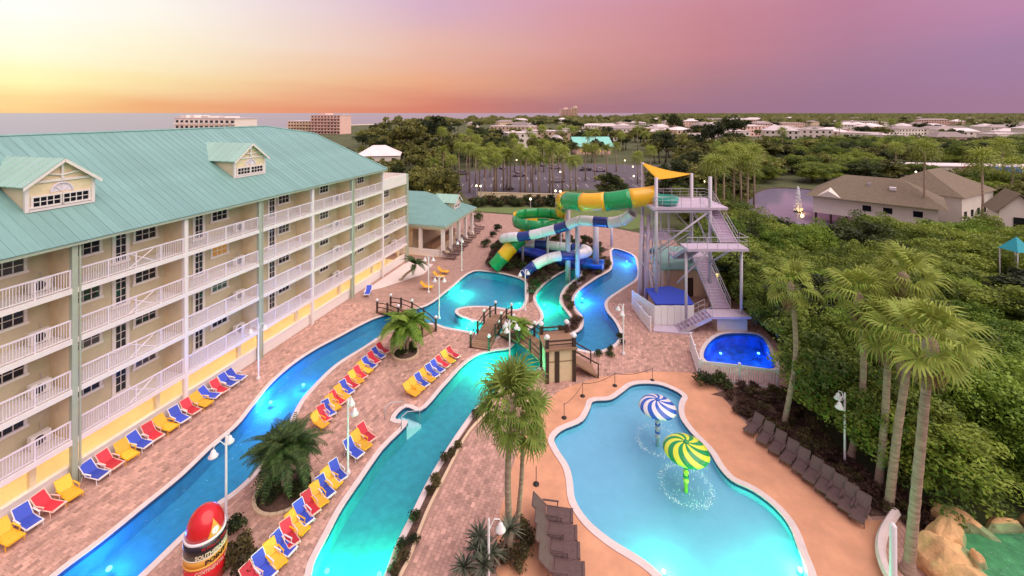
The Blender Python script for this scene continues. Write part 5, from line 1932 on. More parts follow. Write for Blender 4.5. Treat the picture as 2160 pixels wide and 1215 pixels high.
def palm_trunk(pts, r0, r1, n=18):
    P = smooth3(pts, 9)
    k = len(P)
    b = MB()
    rad = []
    for i in range(k):
        u = i / (k - 1)
        rr = r0 + (r1 - r0) * u
        if u < .12:
            rr += (r0 * .75) * (1 - u / .12) ** 2
        rad.append(rr * (1 + .08 * (i % 2)))
    b.tube(P, rad, 10)
    return b.mesh('trunk', M['trunk'], True)


def fan_palm(name, base, top, label, group, r=.17, fronds=34, s=1.0, bend=.0, seed=0, meshes=None):
    rg = random.Random(seed)
    t = thing(name, label, 'palm tree', base, 0, group)
    d = Vector(top) - Vector(base)
    mid = d * .5 + Vector((bend, 0, 0))
    ob('trunk', palm_trunk([(0, 0, 0), d * .2 + Vector((bend * .5, 0, 0)), mid, d * .8 + Vector((bend * .6, 0, 0)), d], r, r * .72), t)
    mk('crown_shaft', MB().lathe([(r * .8, -.5), (r * 1.5, -.15), (r * 1.2, .2), (.05, .45)], 10, d), M['trunk'], t, True)
    for k in range(fronds):
        a = 2.399 * k + rg.uniform(-.3, .3)
        pt = R(-52 + 134 * (k / fronds) ** .9) + rg.gauss(0, .1)
        sc = s * rg.uniform(.78, 1.15)
        ob('frond', rg.choice(meshes or FF), t, d + Vector((0, 0, .1)), (rg.gauss(0, .25), -pt, a), (sc, sc * rg.uniform(.8, 1.05), sc))
    for k in range(5):
        sc = s * rg.uniform(.7, .9)
        ob('dead_frond', rg.choice(FD), t, d + Vector((0, 0, -.12)), (rg.gauss(0, .4), R(rg.uniform(62, 84)), 1.3 * k + rg.random()), (sc, sc * .6, sc))
    return t


for i, (bx0, by0, tx, ty, bend, s, lb_) in enumerate([
        (1652, 902, 1668, 608, .55, 1.0, 'fan palm with slim trunk nearest the white tank fence'),
        (1793, 975, 1812, 632, .5, 1.05, 'fan palm just right of the lamp post in the mulch bed'),
        (1853, 1026, 1874, 705, .1, 1.1, 'fan palm in the middle of the group of five tall palms'),
        (1874, 1076, 1925, 712, -.1, 1.1, 'fan palm with orange brown leaning trunk second from the right'),
        (1916, 1208, 1962, 728, .0, 1.2, 'nearest and tallest fan palm beside the orange rock'),
        (1880, 985, 1905, 588, .2, 1.05, 'fan palm rising behind the group with pale crown')]):
    b0 = G(bx0, by0)
    tt = at(tx, ty, b0.y - .15)
    fan_palm('fan_palm', b0, tt, lb_, 'tall fan palms in the mulch bed', .17 + .01 * i, 24, s * .84, bend, i)
b0 = G(1075, 1152)
fan_palm('fan_palm', b0, at(1078, 862, b0.y), 'double trunked fan palm between the brick and orange decks, left stem', 'fan palm pair at the deck edge', .17, 30, 1.0, -.12, 31, FM)
b1 = G(1088, 1132)
fan_palm('fan_palm', b1, at(1103, 888, b1.y), 'double trunked fan palm between the brick and orange decks, right stem', 'fan palm pair at the deck edge', .12, 14, .76, .1, 32, FM)


def feather_palm(name, base, h, n, meshes, label, trunks, s=1.0, seed=0, lo=-18, hi=80, lean=.2):
    rg = random.Random(seed)
    t = thing(name, label, 'palm tree', base)
    for k in range(trunks):
        a = 2 * math.pi * k / max(trunks, 1) + .5
        tip = Vector((math.cos(a) * lean, math.sin(a) * lean, h * rg.uniform(.85, 1.05)))
        ob('trunk', palm_trunk([(math.cos(a) * .12, math.sin(a) * .12, 0), tip * .5, tip], .13 / (1 + .25 * (trunks - 1)), .09 / (1 + .25 * (trunks - 1))), t)
        m = n // trunks
        for q in range(m):
            yaw = 2.399 * q + a + rg.uniform(-.3, .3)
            pt = R(lo + (hi - lo) * (q / m)) + rg.gauss(0, .1)
            sc = s * rg.uniform(.85, 1.12)
            ob('frond', rg.choice(meshes), t, tip, (rg.gauss(0, .25), -pt, yaw), (sc, sc, sc))
    return t


def planter(px, py, r, label, n_shrub, kind='dark'):
    p = G(px, py)
    t = thing('planter_ring', label, 'planter', (p.x, p.y, 0))
    n = 26
    bm_ = MB()
    a = 2 * math.pi / n * .47
    bm_.add([(r * math.cos(-a), r * math.sin(-a), 0), ((r + .18) * math.cos(-a), (r + .18) * math.sin(-a), 0), ((r + .18) * math.cos(a), (r + .18) * math.sin(a), 0), (r * math.cos(a), r * math.sin(a), 0),
             (r * math.cos(-a), r * math.sin(-a), .14), ((r + .18) * math.cos(-a), (r + .18) * math.sin(-a), .14), ((r + .18) * math.cos(a), (r + .18) * math.sin(a), .14), (r * math.cos(a), r * math.sin(a), .14)],
            [(4, 5, 6, 7), (0, 1, 5, 4), (1, 2, 6, 5), (2, 3, 7, 6), (3, 0, 4, 7)])
    me = bm_.mesh('edging_brick', M['tan'])
    for k in range(n):
        ob('edging_brick', me, t, (0, 0, .015), (0, 0, 2 * math.pi * k / n))
    mk('soil', MB().lathe([(r, .02), (r * .7, .09), (.05, .12)], 24), M['mulch'], t, True)
    rg = random.Random(int(px))
    for k in range(n_shrub):
        a_, q = rg.uniform(0, 6.28), r * .8 * math.sqrt(rg.random())
        shrub(p.x + math.cos(a_) * q, p.y + math.sin(a_) * q, rg.uniform(.6, 1.0), kind, 'low dark plant in the round planter of the %s palm' % ('bushy date' if r > 1 else 'small feathery'), 'plants in the planter at %s' % ('the date palm' if r > 1 else 'the feathery palm'), .08)
    return p


p = planter(600, 1038, 1.33, 'round brick edged planter under the bushy date palm', 16)
feather_palm('date_palm', (p.x, p.y, .05), 2.25, 60, PF, 'bushy dark date palm in the round planter beside the loungers', 3, .8, 3, 2, 84, .4)
p = planter(856, 747, .95, 'small round planter under the feathery palm', 9)
feather_palm('feather_palm', (p.x, p.y, .05), 2.35, 44, PFG, 'feathery green palm with slender stems between the lounger rows', 5, 1.0, 5, -10, 82, .55)
p = G(1092, 722)
feather_palm('feather_palm', (p.x, p.y, .0), 1.35, 26, PFG, 'small feathery palm clump by the footbridges', 3, .75, 7, 0, 80, .2)
p = G(862, 592)
t = thing('leaning_palm', 'dark leaning palm on the lawn corner at the end of the hotel', 'palm tree', (p.x, p.y, 0))
ob('trunk', palm_trunk([(-1.0, 0, 0), (-.3, 0, .8), (.6, 0, 1.5), (.75, 0, 1.9)], .16, .11), t)
rg = random.Random(4)
for q in range(11):
    ob('frond', rg.choice(PF), t, (.75, 0, 1.9), (0, -R(rg.uniform(5, 75)), 2.399 * q), (.8, .8, .8))
lawn = struct(mk('lawn_patch', MB().prism([HL(26, -.4), HL(36.5, -.4), HL(36.5, -4.2), HL(33, -4.6), HL(28, -2)], -.01, .045), M['coping']))

# grey green yucca clump at the bottom edge
p = G(1024, 1215)
t = thing('yucca_clump', 'large grey green yucca clump at the bottom edge of the deck', 'shrub', (p.x, p.y, 0))
rg = np.random.default_rng(8)
for c in range(7):
    q, tn = [], []
    cx_, cy_, cz_ = rg.normal(0, .5), rg.normal(0, .5), rg.uniform(.7, 1.9)
    for k in range(70):
        d = rg.normal(size=3)
        d[2] = abs(d[2]) * .8 - .1
        d /= np.linalg.norm(d)
        s = np.cross(d, [0, 0, 1])
        s = s / (np.linalg.norm(s) + 1e-6) * .035
        ln = rg.uniform(.5, .85)
        c0 = np.array([cx_, cy_, cz_])
        m = c0 + d * ln * .5
        e_ = c0 + d * ln + np.array([0, 0, -.12])
        q.append([c0 - s * .6, m - s, m + s, c0 + s * .6])
        q.append([m - s, e_ - s * .1, e_ + s * .1, m + s])
        v = rg.uniform(.1, 1)
        tn += [v, v]
    ob('leaf_rosette', np_quads('leaf_rosette', np.array(q), M['yucca'], np.array(tn)), t)
    mk('stem', MB().tube([(cx_ * .3, cy_ * .3, 0), (cx_, cy_, cz_)], [.09, .06], 6), M['bark'], t)
for px, py, s in [(1110, 1155, 1.2), (1100, 1120, .9), (1060, 1190, 1.1), (1095, 1190, 1.0)]:
    p = G(px, py)
    shrub(p.x, p.y, s, 'gc', 'loose shrub at the foot of the double fan palm', 'shrubs under the double fan palm', 0)

# ---------------------------------------------------------------- artificial rock with green pool
def rock_mesh(seed, rx, ry, rz, sub=4):
    bm = bmesh.new()
    bmesh.ops.create_icosphere(bm, subdivisions=sub, radius=1)
    rg = np.random.default_rng(seed)
    dirs = rg.normal(size=(60, 3))
    dirs /= np.linalg.norm(dirs, axis=1)[:, None]
    lim = rg.uniform(.70, .95, 60)
    for v in bm.verts:
        p = np.array(v.co)
        for d_, l_ in zip(dirs, lim):
            h_ = p @ d_
            if h_ > l_:
                p = p - d_ * (h_ - l_) * .85
        p = p * (1 + .03 * math.sin(p[0] * 9 + p[2] * 5) + .02 * math.sin(p[1] * 17))
        v.co = (p[0] * rx, p[1] * ry, max(p[2], -.15) * rz)
    me = bpy.data.meshes.new('boulder')
    bm.to_mesh(me)
    bm.free()
    me.materials.append(M['rock'])
    return me


rk = thing('rock_grotto', 'orange artificial rock grotto holding a small green pool', 'rock', (22.4, 18.9, 0))
rk.scale = (1.0, .9, .72)
for k, (dx, dy, rx, ry, rz) in enumerate([(-2.9, .2, 1.6, 1.7, 2.1), (-2.8, -1.1, 1.6, 1.6, 1.95), (-2.6, -2.5, 1.6, 1.4, 1.8), (-2.0, 1.2, 1.7, 1.1, 2.2), (-.5, 1.75, 1.7, .75, 2.0), (1.0, 1.65, 1.5, .55, 1.85), (2.8, 1.45, 1.5, .6, 1.8),
                                          (-1.9, -.2, .5, .7, 1.75), (-1.7, -1.9, .6, .8, 1.6)]):
    ob('boulder', rock_mesh(k, rx, ry, rz), rk, (dx, dy, 0), (0, 0, k * 1.3))
mk('pool_floor', MB().prism([(-2.4, -3.0), (4.6, -3.0), (4.6, 1.2), (-2.4, 1.2)], .2, 1.1), material('algae_plaster', (.14, .28, .10), .8, var=.5, scale=1.5), rk)
mk('water', MB().face((-2.4, -3.1, 1.42), (4.7, -3.1, 1.42), (4.7, 1.5, 1.42), (-2.4, 1.5, 1.42)), M['w_pool'], rk)
pl = bpy.data.lights.new('grotto_light', 'POINT')
pl.energy = 25
pl.color = (.1, 1, .4)
pl.shadow_soft_size = .1
ob('grotto_light', pl, rk, (1.2, -1.2, 1.36))
# low curved white wall next to it
mk_w = MB().tube([Vector((p_[0], p_[1], .3)) for p_ in smooth_loop(xy([(1890, 1092), (1862, 1140), (1858, 1180), (1872, 1225), (1900, 1270)]), 4, False)], .2, 6)
tag(mk('low_wall', mk_w, M['coping']), 'low curved white wall at the right end of the orange deck', 'wall')

# ---------------------------------------------------------------- background: car park, lagoon shore, houses, trees
PARK = ccw(xy([(930, 418), (985, 362), (1080, 350), (1210, 344), (1420, 350), (1440, 404), (1190, 398), (1185, 416)]))
struct(mk('car_park', sheet([PARK], -.022), M['asphalt']))
ln = MB()
for k in range(26):
    for yy in (118, 131):
        x = -14 + k * 2.7
        if bool(pip(PARK, np.array([x]), np.array([yy + 4.]))[0]) and bool(pip(PARK, np.array([x]), np.array([float(yy)]))[0]):
            ln.prism([(x - .07, yy), (x + .07, yy), (x + .07, yy + 4.8), (x - .07, yy + 4.8)], -.02, -.014)
struct(mk('bay_markings', ln, M['line']))
GRASS = ccw(xy([(1000, 438), (1190, 436), (1330, 446), (1400, 470), (1330, 484), (1200, 458), (1005, 445)]))
struct(mk('lawn', sheet([GRASS], -.018), M['lawn']))
wp, wq = G(1008, 416), G(1182, 421)
d_ = wq - wp
tag(mk('garden_wall', MB().box((wp + wq) / 2 + Vector((0, 0, .6)), (d_.length, .3, 1.2), math.atan2(d_.y, d_.x)).box((wp + wq) / 2 + Vector((0, 0, 1.25)), (d_.length + .1, .42, .1), math.atan2(d_.y, d_.x)), M['cream']), 'long low cream wall between hedge and car park', 'wall')
for k in range(30):
    q = G(1000 + 190 * k / 29, 432 + 4 * math.sin(k))
    shrub(q.x, q.y, vr.uniform(2.4, 3.2), 'dark' if k % 3 else 'gc', 'clipped hedge shrub along the cream wall of the car park', 'hedge along the car park wall', -.05)


def make_car():
    t = ob('parked_car', None)
    b = MB()
    prof_ = [(-2.2, .35), (-2.25, .75), (-1.9, .9), (-1.3, .95), (-.75, 1.42), (.7, 1.45), (1.35, .98), (2.1, .85), (2.25, .6), (2.2, .35)]
    for sg in (-1, 1):
        pass
    n = len(prof_)
    vs_ = [(x, -.86 if z < 1.0 else -.68, z) for x, z in prof_] + [(x, .86 if z < 1.0 else .68, z) for x, z in prof_]
    b.add(vs_, [tuple(range(n - 1, -1, -1)), tuple(range(n, 2 * n))] + [(i, (i + 1) % n, n + (i + 1) % n, n + i) for i in range(n)])
    mk('body', b, M['car'], t)
    for x0, x1 in ((-1.15, -.1), (0, 1.1)):
        for sg in (-1, 1):
            mk('side_window', MB().slab([(x0, sg * .865, .98), (x1, sg * .865, .98), (x1 - .2 * (x1 > .5), sg * .70, 1.36), (x0 + .25 * (x0 < -.5), sg * .70, 1.36)][::sg], .02), M['glass'], t)
    mk('windscreen', MB().slab([(1.36, -.66, 1.0), (1.36, .66, 1.0), (.76, .58, 1.43), (.76, -.58, 1.43)], -.02), M['glass'], t)
    mk('rear_window', MB().slab([(-1.32, .66, .99), (-1.32, -.66, .99), (-.8, -.58, 1.42), (-.8, .58, 1.42)], -.02), M['glass'], t)
    for x in (-1.4, 1.4):
        for sg in (-1, 1):
            mk('wheel', MB().tube([(x, sg * .70, .33), (x, sg * .89, .33)], .33, 14), M['tyre'], t)
    for sg in (-1, 1):
        mk('headlight', MB().box((2.2, sg * .6, .68), (.1, .3, .12)), M['white'], t)
    return t


car0 = make_car()
first = True
cars = [(1095, 372, 0, 'dark car parked at the near edge of the palm lined car park'), (1170, 356, 0, 'car at the far right of the car park by the bright lamp'), (1075, 398, 3, 'car nearest the cream wall'), (1175, 384, 2, 'dark car below the lamp at the car park middle'),
        (1110, 348, 1, 'car under the palms at the far side of the car park'), (1145, 350, 1, 'second car under the far palms'), (1060, 356, 1, 'car at the left end of the far row'), (945, 375, 2, 'pale car left of the car park behind the pavilion'),
        (975, 368, 2, 'car left of the car park beside the red car'), (1235, 360, 0, 'car behind the yellow tube slide'), (1265, 362, 0, 'car beyond the slide left of the lamp'), (1395, 366, 1, 'car in the car park beneath the shade sail')]
for px, py, r_, lb_ in cars:
    c = car0 if first else copy_tree(car0)
    first = False
    p = G(px, py, -.02)
    c.location = p
    c.rotation_euler = (0, 0, R(90 * r_ + 8))
    tag(c, lb_, 'car', 'cars in the car park')

# street lamps that are lit
lampq = [(1005, 391), (1014, 392), (1172, 402), (1182, 403), (1119, 419), (1090, 337), (1205, 344), (1182, 362), (1318, 338), (1335, 351), (1337, 371), (1486, 382), (1518, 381), (1435, 356), (1822, 374), (1832, 340), (1876, 350), (1932, 362), (2156, 353), (1590, 470), (955, 300), (905, 402), (870, 386)]
near_words = ['by the cream wall', 'under the far palms', 'behind the tube slide', 'beyond the lagoon']
for i, (px, py) in enumerate(lampq):
    Y = 16.2 * F / (py - HY)
    x = (px - CX) / F * Y
    t = thing('street_lamp', 'lit warm street lamp %s' % ('around the palm lined car park' if px < 1420 else 'along the lagoon and the house beyond it'), 'street lamp', (x, Y, -.03), 0, 'street lamps round the car park' if px < 1420 else 'street lamps round the lagoon')
    mk('pole', MB().tube([(0, 0, 0), (0, 0, 4.1)], .06, 6), M['grey'], t)
    mk('globe', MB().lathe([(.06, 4.08), (.19, 4.16), (.22, 4.28), (.15, 4.42), (.03, 4.47)], 10), M['lamp'], t, True)


def house(px, py, w, dp, h, rise, rz, wall, roofm, label, group=None, name='house', Y=None, flat=False):
    p = G(px, py, 0) if Y is None else Vector(((px - CX) / F * Y, Y, 0))
    t = thing(name, label, 'house', (p.x, p.y, -.05), rz, group)
    mk('wall', MB().bx(-w / 2, w / 2, -dp / 2, dp / 2, 0, h), M[wall], t)
    o = .5
    if flat:
        mk('roof', MB().bx(-w / 2 - .2, w / 2 + .2, -dp / 2 - .2, dp / 2 + .2, h + .01, h + .45).bx(-w / 4, -w / 4 + 2, -1, 1, h + .46, h + 1.4), M[roofm], t)
    else:
        rr = min(w, dp) / 2
        b = MB()
        W, D_ = w / 2 + o, dp / 2 + o
        if w >= dp:
            a, c = (-W + rr * .9, 0, h + rise), (W - rr * .9, 0, h + rise)
            b.add([(-W, -D_, h), (W, -D_, h), (W, D_, h), (-W, D_, h), a, c], [(0, 1, 5, 4), (1, 2, 5), (2, 3, 4, 5), (3, 0, 4), (3, 2, 1, 0)])
        else:
            a, c = (0, -D_ + rr * .9, h + rise), (0, D_ - rr * .9, h + rise)
            b.add([(-W, -D_, h), (W, -D_, h), (W, D_, h), (-W, D_, h), a, c], [(0, 1, 4), (1, 2, 5, 4), (2, 3, 5), (3, 0, 4, 5), (3, 2, 1, 0)])
        mk('roof', b, M[roofm], t)
    st_ = max(1, int(h / 2.9))
    n = max(2, int(w / 3.2))
    wm = MB().bx(-.6, .6, -.05, .05, 0, 1.25).mesh('window', M['glass'])
    for s_ in range(st_):
        for k in range(n):
            ob('window', wm, t, (-w / 2 + w * (k + .5) / n, -dp / 2 - .02, 1.0 + s_ * 2.9))
    return t


# named houses
house(800, 338, 14, 12, 6, 3.2, .2, 'housewhite', 'paleroof', 'pale pink hip roofed house behind the hotel roof corner', Y=150)
house(968, 312, 12, 10, 4, 2.5, .3, 'housepink', 'housepink', 'salmon walled house among the trees left of the car park', Y=235)
house(1175, 318, 9, 14, 6, 4.0, .15, 'housewhite', 'paleroof', 'white gabled house left of the mint roofed building', Y=205)
t = thing('mint_roof_building', 'orange walled building with mint green sloping roof behind the palms', 'building', (40, 215, 0), .05)
mk('wall', MB().bx(-8.5, 8.5, -5, 6, 0, 4.2), M['housepink'], t)
mk('roof', MB().slab([(-9.8, -6.2, 3.9), (9.8, -6.2, 3.9), (9.8, 3, 8.3), (-9.8, 3, 8.3)], .3).slab([(-9.8, 3, 8.3), (9.8, 3, 8.3), (9.8, 7, 5), (-9.8, 7, 5)], .3), material('mint_roof', (.25, .62, .52), .5, var=.1, scale=.3), t)
for k in range(5):
    mk('window', MB().box((-6 + k * 3, -5.03, 2.0), (1.6, .06, 1.8)), glow('shop_window', (1, .6, .25), .8) if k == 0 else bpy.data.materials['shop_window'], t)

# stilt house with brown roof
sh = thing('stilt_house', 'large white stilt house with brown shingle roof beside the lagoon', 'house', (69.8, 69.0, 0), math.atan2(.68, -.73))
mk('wall', MB().bx(.6, 17.5, -13, -.6, 1.6, 5.0), M['housewhite'], sh)
mk('lower_wall', MB().bx(.8, 11.5, -12.8, -.75, 0, 1.59), M['housewhite'], sh)
b = MB()
b.add([(-.6, .5, 4.8), (18.6, .5, 4.8), (18.6, -14, 4.8), (-.6, -14, 4.8), (5, -6.7, 8.5), (13.2, -6.7, 8.5)], [(0, 1, 5, 4)[::-1], (1, 2, 5)[::-1], (2, 3, 4, 5)[::-1], (3, 0, 4)[::-1], (0, 1, 2, 3)])
mk('roof', b, M['brownroof'], sh)
for k in range(3):
    mk('stilt', MB().tube([(12.5 + k * 2.3, -1.0, -.4), (12.5 + k * 2.3, -1.0, 1.6)], .18, 8), M['darkwood'], sh)
for x in (3.0, 6.8, 9.6):
    w_ = mk('window', MB().bx(x - .75, x + .75, -.6, -.53, 2.9, 4.1), M['trim'], sh)
    mk('pane', MB().bx(x - .6, x + .6, -.55, -.51, 3.0, 4.0), M['glass'], w_)
mk('gable', MB().add([(13.2, .35, 4.9), (16.8, .35, 4.9), (15, .35, 6.0), (15, -3, 6.4)], [(0, 2, 1), (0, 3, 2), (1, 2, 3)]), M['housewhite'], sh)
mk('skylight', MB().box((6.2, -3.6, 7.0), (.9, 1.1, .5)), M['white'], sh)
mk('roof_vent', MB().box((9.5, -4.2, 7.3), (.5, .5, .6)), M['grey'], sh)
house(1968, 400, 17, 13, 5, 4.0, .5, 'housewhite', 'brownroof', 'house with grey brown roof right of the stilt house', Y=88)
gz = thing('gable_house', 'small white gabled house at the right edge beyond the mangroves', 'house', (74.5, 63.5, 0), -.6)
mk('wall', MB().add([(-2, -2.5, 0), (2, -2.5, 0), (2, -2.5, 6.2), (0, -2.5, 8.6), (-2, -2.5, 6.2), (-2, 2.5, 0), (2, 2.5, 0), (2, 2.5, 6.2), (0, 2.5, 8.6), (-2, 2.5, 6.2)],
                    [(0, 1, 2, 3, 4), (0, 4, 9, 5), (1, 6, 7, 2), (5, 9, 8, 7, 6)]), M['housewhite'], gz)
mk('roof', MB().slab([(-2.4, 2.9, 5.85), (-2.4, -2.9, 5.85), (0, -2.9, 8.75), (0, 2.9, 8.75)][::-1], .12).slab([(2.4, -2.9, 5.85), (2.4, 2.9, 5.85), (0, 2.9, 8.75), (0, -2.9, 8.75)][::-1], .12), M['brownroof'], gz)
mk('window', MB().bx(-.6, .6, -2.58, -2.51, 4.0, 5.4), M['glass'], gz)
shop = thing('shop_row', 'long low pale shop with red and blue awnings at the right edge', 'shop', (151, 138, 0), -.15)
mk('wall', MB().bx(-24, 24, -4, 4, 0, 3.4), M['housewhite'], shop)
mk('roof', MB().bx(-24.4, 24.4, -4.4, 4.4, 3.41, 3.7), M['paleroof'], shop)
mk('red_awning', MB().box((-5, -4.8, 2.9), (5, 1.6, 1.6)), M['red'], shop)
mk('blue_awning', MB().box((3.5, -4.8, 2.9), (7, 1.6, 1.6)), M['tcyan'], shop)
for x in range(-20, 22, 4):
    mk('window', MB().box((x, -4.03, 1.4), (2.2, .06, 1.6)), M['glass'], shop)
tg_ = thing('teal_gazebo', 'teal pyramid roofed gazebo poking out of the mangroves at the right edge', 'gazebo', (52.6, 44.5, 0))
mk('roof', MB().add([(-.9, -.9, 6.2), (.9, -.9, 6.2), (.9, .9, 6.2), (-.9, .9, 6.2), (0, 0, 7.6)], [(0, 1, 4), (1, 2, 4), (2, 3, 4), (3, 0, 4), (3, 2, 1, 0)]), material('teal_canvas', (.03, .35, .40), .7), tg_)
for sx, sy in ((-1, -1), (1, -1), (1, 1), (-1, 1)):
    mk('post', MB().tube([(sx * .8, sy * .8, 0), (sx * .8, sy * .8, 6.2)], .06, 6), M['white'], tg_)

# lagoon fountain
fp = G(1684, 447, -.25)
ft = thing('lagoon_fountain', 'floodlit fountain plume in the lagoon', 'fountain', (fp.x, fp.y, -.25))
rg = np.random.default_rng(2)
q = []
for k in range(420):
    u = rg.random() ** 1.3
    a = rg.uniform(0, 6.28)
    r_ = .12 + .9 * (1 - u) * rg.random()
    c = np.array([r_ * math.cos(a), r_ * math.sin(a), .1 + 5.2 * u])
    s = rg.uniform(.03, .07)
    q.append([c + [-s, 0, -s * 2], c + [s, 0, -s * 2], c + [s * .7, s * .7, s * 2], c + [-s * .7, s * .7, s * 2]])
pl = ob('plume', np_quads('plume', np.array(q), M['foam']), ft)
mk('float', MB().lathe([(.9, -.1), (.9, .15), (.5, .25), (.1, .3)], 14), M['dark'], ft)
fl_ = bpy.data.lights.new('flood_light', 'POINT')
fl_.energy = 90
fl_.color = (1, .62, .2)
fl_.shadow_soft_size = .3
ob('flood_light', fl_, ft, (0, -1.2, .5))


# far hotels on the shore
def hotel_block(x, y, w, dp, h, floors, bays, mat, label, rz=0.0, tower=None):
    t = thing('seaside_hotel', label, 'hotel', (x, y, 0), rz)
    mk('wall', MB().bx(-w / 2, w / 2, -dp / 2, dp / 2, 0, h), M[mat], t)
    mk('roof', MB().bx(-w / 2 - .3, w / 2 + .3, -dp / 2 - .3, dp / 2 + .3, h, h + .6), M['paleroof'], t)
    for (tx, tw, th) in tower or []:
        mk('roof_tower', MB().bx(tx - tw / 2, tx + tw / 2, -dp / 3, dp / 3, h + .6, h + th), M[mat], t)
    wm = MB().bx(-w / bays * .26, w / bays * .26, -.1, .1, 0, h / floors * .45).mesh('window', M['glass'])
    bmn = MB().bx(-w / bays * .42, w / bays * .42, -1.2, 0, -.1, .9).mesh('balcony', M[mat])
    for f in range(floors):
        for k in range(bays):
            xx = -w / 2 + w * (k + .5) / bays
            ob('window', wm, t, (xx, -dp / 2 - .05, h * (f + .25) / floors))
            if f:
                ob('balcony', bmn, t, (xx, -dp / 2 - .02, h * f / floors))
    return t


hotel_block(-182, 262, 52, 14, 17.0, 5, 12, 'housewhite', 'tan beach hotel with dark balconies above the left roof ridge', -.35, [(-22, 5, 2.2), (-14, 4, 2.0), (-3, 6, 1.6), (12, 5, 1.4)])
hotel_block(-206, 430, 36, 14, 12.0, 4, 10, 'housetan', 'low orange beach hotel left of the pink tower block', -.3)
hotel_block(-178, 420, 34, 16, 18.0, 6, 9, 'housepink', 'pink tower block hotel near the shore', -.3, [(-6, 8, 2.0)])
hotel_block(150, 1200, 28, 24, 31, 9, 7, 'housepink', 'tall orange tower block on the horizon left part', .1, [(0, 10, 4)])
hotel_block(176, 1215, 17, 20, 35, 10, 4, 'housetan', 'slimmer taller grey tower block on the horizon', .1, [(4, 8, 5)])

# town houses and trees out to the horizon
hr = random.Random(21)
HP = []
walls = ['housewhite', 'housewhite', 'housewhite', 'housepink', 'housetan']
for k in range(230):
    Y = hr.choice([hr.uniform(245, 400), hr.uniform(245, 480), hr.uniform(420, 900), hr.uniform(700, 1300)])
    px = hr.uniform(1380, 2190) if hr.random() < .8 else hr.uniform(960, 1400)
    X = (px - CX) / F * Y
    if any((X - a) ** 2 + (Y - b_) ** 2 < 27 ** 2 for a, b_ in HP):
        continue
    HP.append((X, Y))
    w, dp = hr.uniform(12, 20) if hr.random() < .5 else hr.uniform(20, 42), hr.uniform(10, 16)
    h = hr.choice([3.6, 6.2, 6.2, 8.8])
    flat = hr.random() < .45
    far_ = 'near side' if Y < 500 else 'far side'
    house(px, 0, w, dp, h, hr.uniform(2, 3.2), hr.uniform(-.5, .5), hr.choice(walls), 'paleroof' if flat or hr.random() < .5 else 'greyroof',
          'pale %s house in the town beyond the lagoon, %s' % ('flat roofed' if flat else 'hip roofed', far_), 'pale houses of the town', 'town_house', Y, flat)


def clear_of(x, y, r_=5):
    a = np.array([x])
    b_ = np.array([y])
    if pip(offset(PARK, 2), a, b_)[0] or pip(offset(LAGOON, 2), a, b_)[0] or pip(GRASS, a, b_)[0]:
        return False
    if any((x - c[0]) ** 2 + (y - c[1]) ** 2 < 13 ** 2 for c in HP):
        return False
    # houses named above
    for hx, hy, r2 in [(-46.7, 150, 12), (-29, 235, 11), (21.6, 205, 12), (40, 212, 13), (60, 80, 17), (87, 88, 14), (74.5, 63.5, 5), (151, 138, 27), (-182, 262, 30), (-190, 425, 40)]:
        if (x - hx) ** 2 + (y - hy) ** 2 < r2 * r2:
            return False
    return True


n_t = 0
for k in range(2000):
    if n_t >= 230:
        break
    Y = hr.uniform(84, 330)
    px = hr.uniform(760, 1560)
    X = (px - CX) / F * Y
    if not clear_of(X, Y) or (Y < 96 and px > 1000) or (95 < Y < 107 and 990 < px < 1200):
        continue
    if pip(DECK, np.array([X]), np.array([Y]))[0] or (X < -14 and Y < 82):
        continue
    if Y < 165 and 1000 < px < 1400 and hr.random() < .5:
        continue
    n_t += 1
    tree('broad_tree', X, Y, hr.uniform(5, 9.5) if Y < 150 else hr.uniform(6, 12), 'dark' if hr.random() < .35 else 'far', 'broad leaved tree between the car park and the shore', 'trees round the car park', hr.uniform(.9, 1.3), low=Y < 150)
n_t = 0
for k in range(3000):
    if n_t >= 270:
        break
    Y = hr.uniform(62, 225)
    px = hr.uniform(1480, 2230)
    X = (px - CX) / F * Y
    if not clear_of(X, Y):
        continue
    if Y < 125 and (px > 1590) and (px < 2030):
        continue
    if Y < 80 and px > 1560:
        continue
    n_t += 1
    tree('shore_tree', X, Y, hr.uniform(4.5, 7.5) if Y < 160 else hr.uniform(6, 10), 'leaf' if hr.random() < .55 else ('dark' if hr.random() < .3 else 'far'), 'low spreading tree in the green belt behind the lagoon', 'trees behind the lagoon', hr.uniform(1.3, 2.0), low=Y < 170)
for k in range(270):
    Y = hr.uniform(270, 1500)
    px = hr.uniform(760, 2230)
    X = (px - CX) / F * Y
    if not clear_of(X, Y) or X < -320 + 0 * Y or (Y > 640 and X < .8 * Y - 800):
        continue
    tree('town_tree', X, Y, hr.uniform(7, 13), 'dark' if hr.random() < .5 else 'far', 'rounded tree among the distant town roofs', 'trees in the distant town', hr.uniform(1.1, 1.7))
for px, Y, h, lb_ in [(855, 165, 19, 'tall green tree above the hotel end left of centre'), (922, 215, 20, 'big dark tree on the skyline above the salmon house'), (1545, 235, 21, 'big dark tree on the skyline right of the slide tower'), (1418, 320, 21, 'dark round tree on the skyline above the shade sail'),
                      (900, 230, 18, 'dark tree left of the big skyline tree'), (1500, 200, 17, 'tall pale green tree left of the big dark skyline tree'), (730, 150, 9, 'dark tree just beyond the hotel roof slope')]:
    tree('skyline_tree', (px - CX) / F * Y, Y, h, 'dark' if 'dark' in lb_ else 'far', lb_, None, .85)


